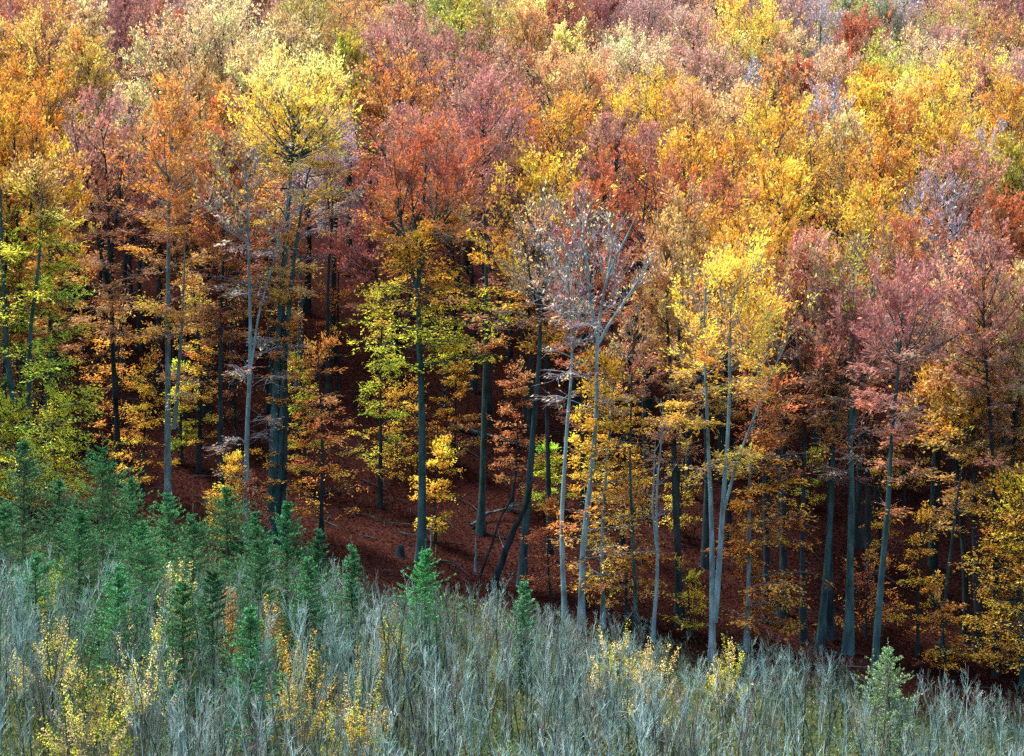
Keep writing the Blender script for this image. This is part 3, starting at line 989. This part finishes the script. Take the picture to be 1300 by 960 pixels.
dd = hit(626, 745)
log('leaning_trunk', 'dead dark trunk leaning against the slanting tree', 'dead trunk', [(626, 745, None), (645, 690, None), (668, 640, None), (676, 610, None)], 0.5, BARK_DARK, 3, d=dd)
log('dead_pole', 'thin dead pole leaning beside the dark leaning trunk', 'dead pole', [(608, 735, None), (635, 660, None), (665, 600, None)], 0.2, BARK_DARK, 2, d=dd + 1.2)
log('fallen_branch', 'bleached forked branch lying across the litter below the teal trunk', 'fallen branch', [(598, 672, 0.25), (618, 664, 0.5), (640, 660, 0.7), (664, 656, 0.9)], 0.26, BARK_PALE * 0.4, 8)
log('fallen_log', 'long fallen log lying up the slope behind the teal trunk', 'fallen log', [(570, 545, 0.2), (610, 555, 0.25), (650, 566, 0.25), (690, 580, 0.3)], 0.4, BARK_PALE * 0.28, 9)
log('fallen_branch', 'thin dark stick lying on the litter left of the straight dark trunk', 'fallen branch', [(450, 655, 0.1), (470, 660, 0.15), (492, 668, 0.1)], 0.12, BARK_DARK, 3)
log('fallen_branch', 'dark branch on the litter above the thicket middle', 'fallen branch', [(555, 712, 0.1), (580, 722, 0.2), (600, 738, 0.15)], 0.14, BARK_DARK, 4)
log('fallen_branch', 'dark branch on the litter right of the double trunk', 'fallen branch', [(372, 625, 0.1), (395, 632, 0.2), (420, 640, 0.15)], 0.14, BARK_DARK, 4)
log('fallen_branch', 'dark branch lying near the leaning trunk on the right', 'fallen branch', [(1050, 770, 0.1), (1070, 778, 0.2), (1092, 790, 0.1)], 0.13, BARK_DARK, 4)
log('dead_stake', 'short broken grey stake standing in front of the litter slope', 'dead stake', [(604, 728, None), (605, 705, None), (604, 683, None)], 0.24, BARK_PALE * 0.5, 0, d=hit(604, 728))
log('dead_stake', 'thin bleached stake right beside the straight dark trunk', 'dead stake', [(546, 705, None), (547, 680, None), (548, 655, None)], 0.14, BARK_PALE * 0.7, 0, d=hit(546, 705))


def twig_litter():
    r = np.random.default_rng(77)
    n = 420
    px = r.uniform(-80, 1380, n)
    y = 116 + 50 * r.random(n)
    x = (px - 650) * K * y
    keep = forest_mask(x, y) > 0.6
    x, y = x[keep], y[keep]
    n = len(x)
    a = r.uniform(0, 6.28, n)
    l = r.uniform(0.5, 2.6, n)
    P = []
    for t in (-0.5, 0.1, 0.5):
        xx = x + np.cos(a) * l * t + r.normal(0, 0.06, n)
        yy = y + np.sin(a) * l * t
        P.append(np.stack([xx, yy, ground_z(xx, yy) + r.uniform(0.04, 0.22, n)], -1))
    P = np.stack(P, 1)
    rr = r.uniform(0.015, 0.05, n)
    g = Geo()
    tubes(g, P, np.stack([rr, rr * 0.8, rr * 0.3], 1), 4, (BARK_DARK * 1.5)[None] * r.uniform(0.5, 2.2, (n, 1)))
    tag(obj('twig_litter', g.mesh('twig_litter', M_BARK)), 'dead sticks strewn over the fallen leaves', 'dead sticks', kind='stuff')


twig_litter()


def stump(px, py, label):
    d = hit(px, py)
    x, _ = ray_xz(px, py, d)
    z = float(ground_z(x, d))
    g = Geo()
    r = np.random.default_rng(3)
    P = np.array([[(0, 0, -0.2), (0, 0, 0.15), (0.02, 0, 0.45), (0.04, 0, 0.8), (0.04, 0, 0.82)]], float)
    tubes(g, P, np.array([[0.55, 0.34, 0.25, 0.2, 0.02]]), 10, BARK_DARK)
    o = obj('tree_stump', g.mesh('tree_stump', M_BARK))
    o.location = (x, d, z)
    tag(o, label, 'tree stump')


stump(508, 708, 'dark mossy stump just above the thicket')

# ------------------------------------------------------------------ young spruces
def spruce(px, top, by, w, tint, label, d):
    r = np.random.default_rng(int(rng.integers(1 << 30)))
    x, zt = ray_xz(px, top - (14 if px < 420 else 2), d)
    zg = float(ground_z(x, d))
    H = zt - zg
    R = w * K * d / 2 * r.uniform(1.5, 1.8)
    t = thing('spruce_tree', label, 'spruce', (x, d, zg), 'young spruces in the thicket')
    gT, gL = Geo(), Geo()
    P = np.array([[(0, 0, -0.1), (0.02, 0, H * 0.35), (0, 0.02, H * 0.7), (0.01, 0, H)]])
    tubes(gT, P, np.array([[0.05 + 0.012 * H, 0.05 + 0.006 * H, 0.03, 0.008]]), 7, (0.11, 0.08, 0.06))
    top_ = top
    nw = int(H / 0.26)
    zs = np.repeat(np.linspace(0.04 * H, 0.93 * H, nw), 7)
    nbr = len(zs)
    zs = zs + r.normal(0, 0.07, nbr)
    v = np.clip(zs / H, 0, 1)
    az = r.uniform(0, 6.28, nbr)
    L = R * (1 - v) ** 0.72 * r.uniform(0.35, 1.3, nbr) * (0.3 + 0.7 * sstep(1.0, 0.72, v)) + 0.06
    dirh = np.stack([np.cos(az), np.sin(az)], -1)
    rise = (0.05 + 0.55 * v) * L
    s0 = np.stack([np.zeros(nbr), np.zeros(nbr), zs], -1)
    e = np.concatenate([dirh * L[:, None], (zs + rise)[:, None]], 1)
    mid = (s0 + e) * 0.5
    mid[:, 2] -= 0.08 * L
    tubes(gT, np.stack([s0, mid, e], 1), np.broadcast_to(np.array([0.016, 0.01, 0.005]), (nbr, 3)), 3, (0.12, 0.085, 0.06))
    # side shoots, needles along both
    ns = 7
    bi = np.repeat(np.arange(nbr), ns)
    u = np.tile((np.arange(ns) + 0.6) / ns, nbr) * r.uniform(0.85, 1.1, nbr * ns)
    a0 = s0[bi] + (e[bi] - s0[bi]) * u[:, None]
    a0[:, 2] -= 0.3 * L[bi] * u * (1 - u)
    sg = np.where(r.random(nbr * ns) < 0.5, 1, -1)
    side = np.stack([-dirh[bi][:, 1] * sg, dirh[bi][:, 0] * sg, r.normal(0.1, 0.2, nbr * ns)], -1)
    sd = unit(side * 0.8 + np.concatenate([dirh[bi], 0.2 + 0.5 * v[bi][:, None]], 1) * 0.75)
    sl = np.clip(0.36 * L[bi] * (1.15 - u), 0.12, 0.6)
    ti = np.repeat(np.arange(nbr * ns), 14)
    N = len(ti)
    w_ = r.uniform(0, 1.05, N)
    C = a0[ti] + sd[ti] * (sl[ti] * w_)[:, None] + r.normal(0, 0.02, (N, 3))
    ax = unit(sd[ti] + r.normal(0, 0.55, (N, 3)) + np.array([0, 0, 0.25]))
    nr = r.normal(0, 1, (N, 3)) + np.array([0, 0, 0.5])
    base = np.array(tint) * np.array([1.5, 1.5, 1.2]) * r.uniform(0.6, 1.2)
    col = base * np.exp(r.normal(0, 0.25, (N, 1))) * (0.8 + 0.45 * w_[:, None])
    leaves(gL, C, ax, nr, r.uniform(0.045, 0.085, N), r.uniform(0.011, 0.02, N), np.clip(col, 0.004, 0.7))
    # the leader and its upright candles
    nc = 5
    cb = np.concatenate([[0.9], r.uniform(0.72, 0.93, nc - 1)]) * H
    ca = r.uniform(0, 6.28, nc)
    cr = np.concatenate([[0.0], r.uniform(0.1, 0.3, nc - 1)]) * R
    c0 = np.stack([cr * np.cos(ca), cr * np.sin(ca), cb], -1)
    cl_ = np.concatenate([[0.14 * H], r.uniform(0.05, 0.09, nc - 1) * H])
    c1 = c0 + np.stack([r.normal(0, 0.03, nc), r.normal(0, 0.03, nc), cl_], -1)
    tubes(gT, np.stack([c0, c1], 1), np.broadcast_to(np.array([0.014, 0.006]), (nc, 2)), 3, (0.16, 0.15, 0.07))
    ci = np.repeat(np.arange(nc), 26)
    cu = r.uniform(0, 0.95, len(ci))
    cax = unit(r.normal(0, 0.5, (len(ci), 3)) + np.array([0, 0, 0.9]))
    Cc = c0[ci] + (c1[ci] - c0[ci]) * cu[:, None] + cax * 0.04
    leaves(gL, Cc, cax, r.normal(0, 1, (len(ci), 3)), r.uniform(0.035, 0.06, len(ci)), r.uniform(0.009, 0.015, len(ci)), np.clip(base * np.exp(r.normal(0.1, 0.2, (len(ci), 1))), 0, 0.7))
    obj('trunk', gT.mesh('trunk', M_BARK, smooth=True), t)
    obj('crown', gL.mesh('crown', M_NEEDLE), t)
    return t


SPR = [(30, 566, 96, (0.05, 0.13, 0.07), 'blue green spruce at the left edge in front of the two-stemmed beech', 112),
       (130, 570, 120, (0.045, 0.15, 0.07), 'tallest blue green spruce, its leader above the thicket on the left', 110),
       (165, 615, 90, (0.04, 0.12, 0.06), 'dark spruce pressed against the tallest one, on its right', 113),
       (213, 632, 76, (0.05, 0.15, 0.07), 'narrow spruce in front of the slender pale trunk', 108),
       (288, 625, 90, (0.05, 0.15, 0.075), 'spruce below the little bright yellow beech', 112),
       (364, 642, 70, (0.045, 0.16, 0.08), 'spruce in front of the massive double trunk', 108),
       (330, 690, 110, (0.035, 0.10, 0.05), 'broad dark spruce low among the bare stems', 98),
       (270, 730, 120, (0.03, 0.09, 0.045), 'shaded dark spruce deep in the thicket', 92),
       (404, 680, 56, (0.05, 0.15, 0.08), 'small spruce right of the double trunk', 108),
       (446, 688, 46, (0.06, 0.17, 0.09), 'thin spruce tip between two gaps above the bare stems', 106),
       (540, 692, 72, (0.045, 0.18, 0.075), 'bright green spruce at the foot of the straight dark trunk', 106),
       (665, 735, 44, (0.06, 0.15, 0.085), 'tiny spruce under the slanting dark trunk', 108),
       (1128, 818, 84, (0.11, 0.17, 0.1), 'pale grey green conifer near the grey green trunk on the right', 104),
       (75, 620, 90, (0.04, 0.12, 0.065), 'spruce filling the gap at the left between the two tallest', 114),
       (5, 650, 110, (0.04, 0.12, 0.06), 'shaggy spruce at the very left, in front of the left edge spruce', 104),
       (100, 655, 110, (0.035, 0.11, 0.055), 'dark bushy spruce in front of the tallest one, on its left', 102),
       (180, 670, 110, (0.04, 0.13, 0.06), 'bushy spruce below the narrow spruce, on its left', 101),
       (245, 660, 90, (0.045, 0.13, 0.065), 'spruce between the narrow spruce and the little yellow beech', 104),
       (325, 655, 80, (0.04, 0.14, 0.07), 'spruce left of the massive double trunk', 105),
       (390, 715, 90, (0.04, 0.12, 0.06), 'low spruce in the thicket below the small one by the double trunk', 98),
       (45, 715, 110, (0.045, 0.14, 0.07), 'spruce half veiled by bare stems at the lower left', 96),
       (150, 725, 120, (0.04, 0.14, 0.065), 'wide spruce half veiled by bare stems below the tallest one', 93),
       (232, 745, 110, (0.045, 0.15, 0.07), 'soft green spruce low in the thicket beside the shaded dark one', 90),
       (318, 775, 110, (0.04, 0.13, 0.065), 'lowest spruce of the thicket, deep among the bare stems', 86)]
for (px, top, w, tint, lab, d) in SPR:
    spruce(px, top, None, w, tint, lab, d)

# ------------------------------------------------------------------ thicket
LX = [-80, 0, 150, 250, 400, 500, 650, 800, 1000, 1150, 1300, 1400]
LY = [690, 684, 672, 690, 700, 724, 748, 786, 806, 836, 852, 858]


def topline(px):
    return np.interp(px, LX, LY)


def sapling_mesh(k):
    r = np.random.default_rng(900 + k)
    g = Geo()
    gl = Geo()
    H = 1.0
    ns = [1, 2, 2, 3, 1, 3, 2, 4][k % 8]
    base_c = np.array([[0.25, 0.37, 0.33], [0.19, 0.25, 0.20], [0.36, 0.45, 0.41], [0.10, 0.15, 0.115], [0.19, 0.17, 0.14]][k % 5])
    Sall = 5.0     # designed at 5 m tall
    for s in range(ns):
        a = r.uniform(0, 6.28)
        off = r.uniform(0.05, 0.4) if ns > 1 else 0
        h = Sall * r.uniform(0.72, 1.0)
        lean = r.normal(0, 0.12, 2) + np.array([math.cos(a), math.sin(a)]) * 0.08 * (ns > 1)
        z = np.linspace(0, 1, 8)
        P = np.stack([off * math.cos(a) + lean[0] * h * z ** 1.3 + 0.05 * np.sin(z * 7 + a), off * math.sin(a) + lean[1] * h * z ** 1.3 + 0.05 * np.sin(z * 6 + a * 2), z * h], -1)
        P[0, 2] = -0.25
        rad = 0.042 * (1 - 0.82 * z)
        tubes(g, P[None], rad[None], 4, base_c * [0.75, 0.4, 0.9, 0.3, 0.55][k % 5])
        n = int(r.integers(9, 17))
        v = r.uniform(0.22, 0.98, n)
        p0 = np.stack([np.interp(v, z, P[:, i]) for i in range(3)], -1)
        az = r.uniform(0, 6.28, n)
        asc = r.uniform(0.8, 1.3, n)
        dr = np.stack([np.cos(az) * np.cos(asc), np.sin(az) * np.cos(asc), np.sin(asc)], -1)
        L = (0.25 + 0.85 * (1 - v)) * r.uniform(0.45, 1.25, n)
        e = p0 + dr * L[:, None]
        e[:, 2] += 0.12 * L
        m = (p0 + e) / 2 + r.normal(0, 0.04, (n, 3))
        tubes(g, np.stack([p0, m, e], 1), np.broadcast_to(np.array([0.0125, 0.0095, 0.005]), (n, 3)), 3, base_c)
        q = n * 4
        bi = np.repeat(np.arange(n), 4)
        u = r.uniform(0.25, 1, q)
        q0 = p0[bi] + (e[bi] - p0[bi]) * u[:, None]
        d2 = unit(dr[bi] + r.normal(0, 0.36, (q, 3)) + np.array([0, 0, 0.3]))
        l2 = r.uniform(0.12, 0.5, q)
        tubes(g, np.stack([q0, q0 + d2 * l2[:, None]], 1), np.broadcast_to(np.array([0.0075, 0.0045]), (q, 2)), 3, base_c * 1.12)
    me = g.mesh('bare_sapling', M_BARK)
    return me


SAP = [sapling_mesh(k) for k in range(20)]
cand = []
tr = 0
while len(cand) < 1240 and tr < 120000:
    tr += 1
    px = rng.uniform(-70, 1370) if len(cand) < 880 else (rng.uniform(-420, -70) if rng.random() < 0.5 else rng.uniform(1370, 1700))
    d = 68 + (62 + np.clip((500 - px) / 60, -6, 7)) * rng.random() ** 0.8
    x = (px - 650) * K * d
    zg = float(ground_z(x, d))
    # keep to the side of the wood where the litter starts
    clump = math.sin(x * 0.42 + 1.9 * math.sin(d * 0.16)) * math.sin(d * 0.33 + 1.3 * math.sin(x * 0.27))
    if rng.random() > 0.62 + 0.5 * clump - (0.22 if px > 850 else 0):
        continue
    tl = topline(px) + rng.exponential(18) + (14 if px < 430 else 4) * rng.random() - 10 * clump
    if rng.random() < 0.1:
        tl -= rng.uniform(5, 38)
    zmax = (480 - tl) * K * d
    h = rng.uniform(3.4, 8.0) if d < 108 else rng.uniform(2.4, 6.0)
    if zg + h > zmax:
        h = zmax - zg
    if h < 1.5:
        continue
    top = 480 - (zg + h) / (K * d)
    if top > 975:
        continue
    if any((x - c[0]) ** 2 + (d - c[1]) ** 2 < 0.7 ** 2 for c in cand):
        continue
    cand.append((x, d, zg, h, px, top))
cand.sort(key=lambda c: c[1])
step = 1
LANDS = [(30, 'the left edge spruce'), (130, 'the tallest spruce'), (213, 'the slender pale trunk'), (345, 'the double trunk'), (446, 'the thin spruce tip'), (540, 'the bright green spruce'),
         (610, 'the teal trunk'), (662, 'the slanting trunk'), (738, 'the wavy pale trunk'), (829, 'the dead snag'), (904, 'the yellow twin beech'), (1040, 'the leaning dark trunk'),
         (1128, 'the pale conifer'), (1200, 'the thin leaning stem'), (1298, 'the golden right edge tree')]


def land(px):
    return min(LANDS, key=lambda l: abs(l[0] - px))[1]


NSAP = 290
inview = [i for i, c in enumerate(cand) if -20 < c[4] < 1320]
idx = set(inview[int(k)] for k in np.round(np.linspace(0, len(inview) - 1, NSAP)))
rest = Geo()
SAPV = {}
for i, (x, d, zg, h, px, top) in enumerate(cand):
    k = int(rng.integers(20))
    s = h / 5.0
    if i in idx:
        o = bpy.data.objects.new('bare_sapling', SAP[k])
        COL.objects.link(o)
        o.location = (x, d, zg)
        o.rotation_euler = (0, 0, float(rng.uniform(0, 6.28)))
        wv = s ** 0.6
        o.scale = (wv, wv, s)
        tall = 'tall' if h > 4.4 else ('low' if h < 2.9 else 'mid-height')
        row = 'front' if d < 88 else ('middle' if d < 108 else 'back')
        tag(o, f'{tall} leafless grey sapling in the {row} of the thicket below {land(px)}', 'sapling', 'leafless grey saplings of the thicket')
    else:
        me = SAP[k]
        n = len(me.vertices)
        if k not in SAPV:
            co = np.empty(n * 3, np.float32)
            me.vertices.foreach_get('co', co)
            fi = np.empty(len(me.polygons) * 4, np.int32)
            me.loops.foreach_get('vertex_index', fi)
            cc = np.empty(len(me.polygons) * 4, np.float32)
            me.attributes['col'].data.foreach_get('color', cc)
            SAPV[k] = (co.reshape(-1, 3), fi.reshape(-1, 4), cc.reshape(-1, 4)[:, :3])
        co, fi, cc = SAPV[k]
        a = float(rng.uniform(0, 6.28))
        ca, sa = math.cos(a), math.sin(a)
        wv = s ** 0.6
        V = np.stack([(co[:, 0] * ca - co[:, 1] * sa) * wv + x, (co[:, 0] * sa + co[:, 1] * ca) * wv + d, co[:, 2] * s + zg], -1)
        rest.add(V, fi, cc)
o = obj('sapling_thicket', rest.mesh('sapling_thicket', M_BARK))
tag(o, 'pale leafless thicket of thin grey saplings filling the foot of the slope', 'thicket', kind='stuff')


# leafy shrubs
def leafy(px, top, w, cols, label, d, n_st=4):
    r = np.random.default_rng(int(rng.integers(1 << 30)))
    x, zt = ray_xz(px, top, d)
    zg = float(ground_z(x, d))
    H = max(zt - zg, 1.2)
    R = w * K * d / 2
    t = thing('leafy_shrub', label, 'shrub', (x, d, zg), 'leafy shrubs in the thicket')
    gT, gL = Geo(), Geo()
    m = 46
    az = r.uniform(0, 6.28, m)
    rr = R * np.sqrt(r.random(m))
    hh = H * np.sqrt(np.clip(1 - (rr / (R * 1.15)) ** 2, 0.05, 1)) * r.uniform(0.45, 1.0, m)
    s0 = np.stack([rr * 0.2 * np.cos(az), rr * 0.2 * np.sin(az), np.full(m, -0.1)], -1)
    e = np.stack([rr * np.cos(az), rr * np.sin(az), hh], -1)
    mid = s0 * 0.4 + e * 0.6
    mid[:, :2] *= 0.7
    tubes(gT, np.stack([s0, mid, e], 1), np.broadcast_to(np.array([0.02, 0.013, 0.006]), (m, 3)), 3, (0.2, 0.18, 0.15))
    N = m * 64
    bi = np.repeat(np.arange(m), 64)
    u = r.uniform(0.35, 1.05, N)[:, None]
    C = mid[bi] * (1 - u) + e[bi] * u + r.normal(0, 0.075, (N, 3))
    cc = np.stack([colr(c) for c in cols])
    col = cc[r.integers(len(cols), size=m)][bi] * np.exp(r.normal(0, 0.3, m))[bi][:, None] * np.exp(r.normal(-0.2, 0.33, (N, 1)))
    leaves(gL, C, r.normal(0, 1, (N, 3)), r.normal(0, 0.7, (N, 3)) + np.array([0, -0.2, 0.8]), r.uniform(0.028, 0.06, N), r.uniform(0.018, 0.036, N), np.clip(col, 0.005, 0.8))
    obj('stems', gT.mesh('stems', M_BARK), t)
    obj('foliage', gL.mesh('foliage', M_LEAF), t)


LEAFY = [(60, 770, 110, ['lemon', 'lime', 'straw'], 'pale yellow green shrub at the lower left among bare stems', 88), (180, 760, 120, ['lime', 'lemon', 'straw'], 'pale lime shrub below the tallest spruce', 86),
         (225, 700, 70, ['lemon', 'lime'], 'lemon shrub below the narrow spruce', 98), (345, 735, 60, ['amber', 'gold', 'orange'], 'upright amber shrub below the double trunk', 96),
         (380, 780, 110, ['gold', 'yellow', 'olive'], 'golden shrub right of the shaded dark spruce', 88), (290, 715, 40, ['orange', 'amber'], 'small orange shrub among the bare stems left', 95),
         (110, 820, 130, ['olive', 'lime', 'straw'], 'olive shrub low at the left', 80),
         (455, 810, 110, ['straw', 'gold', 'lime'], 'straw yellow shrub below the thin spruce tip', 86),
         (780, 775, 90, ['lemon', 'straw', 'lime'], 'pale lemon shrub at the feet of the pale trunks', 104), (830, 800, 100, ['straw', 'lemon', 'peach'], 'straw shrub below the dead snag', 102),
         (925, 805, 60, ['lime', 'lemon'], 'small lime shrub at the foot of the yellow twin beech', 108),
         (495, 760, 60, ['lime', 'olive'], 'small lime shrub left of the bright green spruce', 100), (70, 700, 60, ['lime', 'leaf'], 'lime shrub among spruces at the left', 102)]
for a in LEAFY:
    leafy(*a)


def undergrowth():
    """knee-high weeds and grass under the saplings"""
    n = 300000
    px = np.where(rng.random(n) < 0.78, rng.uniform(-70, 1370, n), np.where(rng.random(n) < 0.5, rng.uniform(-420, -70, n), rng.uniform(1370, 1700, n)))
    y = 64 + 68 * rng.random(n)
    x = (px - 650) * K * y
    keep = (1 - forest_mask(x, y)) > rng.random(n)
    x, y = x[keep], y[keep]
    n = len(x)
    patch = 0.5 + 0.5 * np.sin(x * 0.55 + 1.7 * np.sin(y * 0.21)) * np.sin(y * 0.37 + x * 0.17)
    h = rng.uniform(0.03, 1.0, n) * (0.35 + 1.1 * patch) * (1 + 0.7 * sstep(6, -10, x))
    C = np.stack([x, y, ground_z(x, y) + h], -1)
    ax = unit(rng.normal(0, 0.6, (n, 3)) + np.array([0, 0, 0.9]))
    nr = rng.normal(0, 1, (n, 3)) + np.array([0, -0.3, 0.6])
    pal = np.array([[0.03, 0.07, 0.03], [0.09, 0.14, 0.05], [0.20, 0.22, 0.10], [0.07, 0.06, 0.035], [0.2, 0.18, 0.05], [0.05, 0.11, 0.065]])
    pi = (patch * 3 + rng.normal(0, 1.3, n)).astype(int) % 6
    c = pal[pi] * np.exp(rng.normal(0, 0.25, (n, 1)))
    g = Geo()
    leaves(g, C, ax, nr, rng.uniform(0.05, 0.17, n), rng.uniform(0.012, 0.045, n), np.clip(c, 0.005, 0.8))
    o = obj('undergrowth', g.mesh('undergrowth', M_LEAF))
    tag(o, 'tangle of yellowing weeds and grass under the bare saplings', 'undergrowth', kind='stuff')


undergrowth()

# ------------------------------------------------------------------ labels for the trees of the slope
MARKS = [(45, 210, 'the two-stemmed lime beech'), (130, 115, 'the dusky mauve crown'), (223, 100, 'the orange fan crown'), (378, 85, 'the bright yellow dome'), (535, 165, 'the rust red dome'),
         (615, 95, 'the tall mauve crown'), (760, 245, 'the leafless white crown'), (935, 318, 'the brilliant yellow crown'), (1082, 375, 'the mauve brown crown'), (1158, 345, 'the rosy mauve dome'),
         (700, 2, 'the lemon crown at the top edge'), (815, 195, 'the brick red crown'), (1185, 220, 'the lilac leafless crown'), (1158, 102, 'the pale lemon crown'),
         (1050, 168, 'the broad golden crown'), (1078, -10, 'the green crown at the top edge'), (70, 20, 'the golden upper left crown'), (300, 8, 'the pale straw crown'),
         (505, 70, 'the warm orange round crown'), (396, 0, 'the olive crown at the top edge'), (1210, 22, 'the olive upper right crown'), (935, -2, 'the yellow crown at the top edge'),
         (1275, 242, 'the brick red right edge crown'), (18, 115, 'the amber left edge crown'), (806, 124, 'the bright yellow crown up the middle')]


def where(px, py, k=0):
    m = sorted(MARKS, key=lambda q: (q[0] - px) ** 2 + (q[1] - py) ** 2)[k]
    dx, dy = px - m[0], m[1] - py
    far = math.hypot(dx, dy)
    if far < 9:
        return f'forming {m[2]}'
    if far < 22:
        return f'touching {m[2]}'
    s = 'far ' if far > 190 else ''
    if abs(dx) < 35:
        return f'{s}above {m[2]}' if dy > 0 else f'below {m[2]}'
    side = 'left' if dx < 0 else 'right'
    if dy > 0.5 * abs(dx):
        return f'{s}up {side} of {m[2]}'
    return f'{s}{side} of {m[2]}'


def finish_labels(recs, noun):
    seen = {}
    for f in sorted(recs, key=lambda f: f['py']):
        ct, cl = PAL[f['top']][1], PAL[f['low']][1]
        col = ct if f['top'] == f['low'] or cl.split()[-1] in ct else f'{ct} and {cl.split()[-1]}'
        sz = '' if 'w' not in f else ('broad ' if f['w'] > 108 else ('narrow ' if f['w'] < 75 else ''))
        lab = f"{sz}{col} {'leafless tree' if f.get('bare') else noun} {where(f['px'], f['py'])}"
        if lab in seen:
            near = [g for g in recs if g is not f]
            near.sort(key=lambda g: (g['px'] - f['px']) ** 2 + (g['py'] - f['py']) ** 2)
            kind = 'leafless tree' if f.get('bare') else noun
            alts = [f"{sz}{col} {kind} {where(f['px'], f['py'], k)}" for k in (1, 2)]
            alts += [f"{sz}{col} {kind} {where(f['px'], f['py'], k)}, beside a {PAL[g['top']][1]} one" for k in (0, 1, 2) for g in near[:6]]
            lab = next((a for a in alts if a not in seen and len(a.split()) <= 16), lab)
        seen[lab] = 1
        f['o']['label'] = lab


finish_labels(FOREST, 'beech')
finish_labels(SHADE, 'sapling in the shade')
print('TREES', len(FOREST), 'fill', nfill, 'shade', len(SHADE), 'saplings', len(cand), 'far', max(f['d'] for f in FOREST))
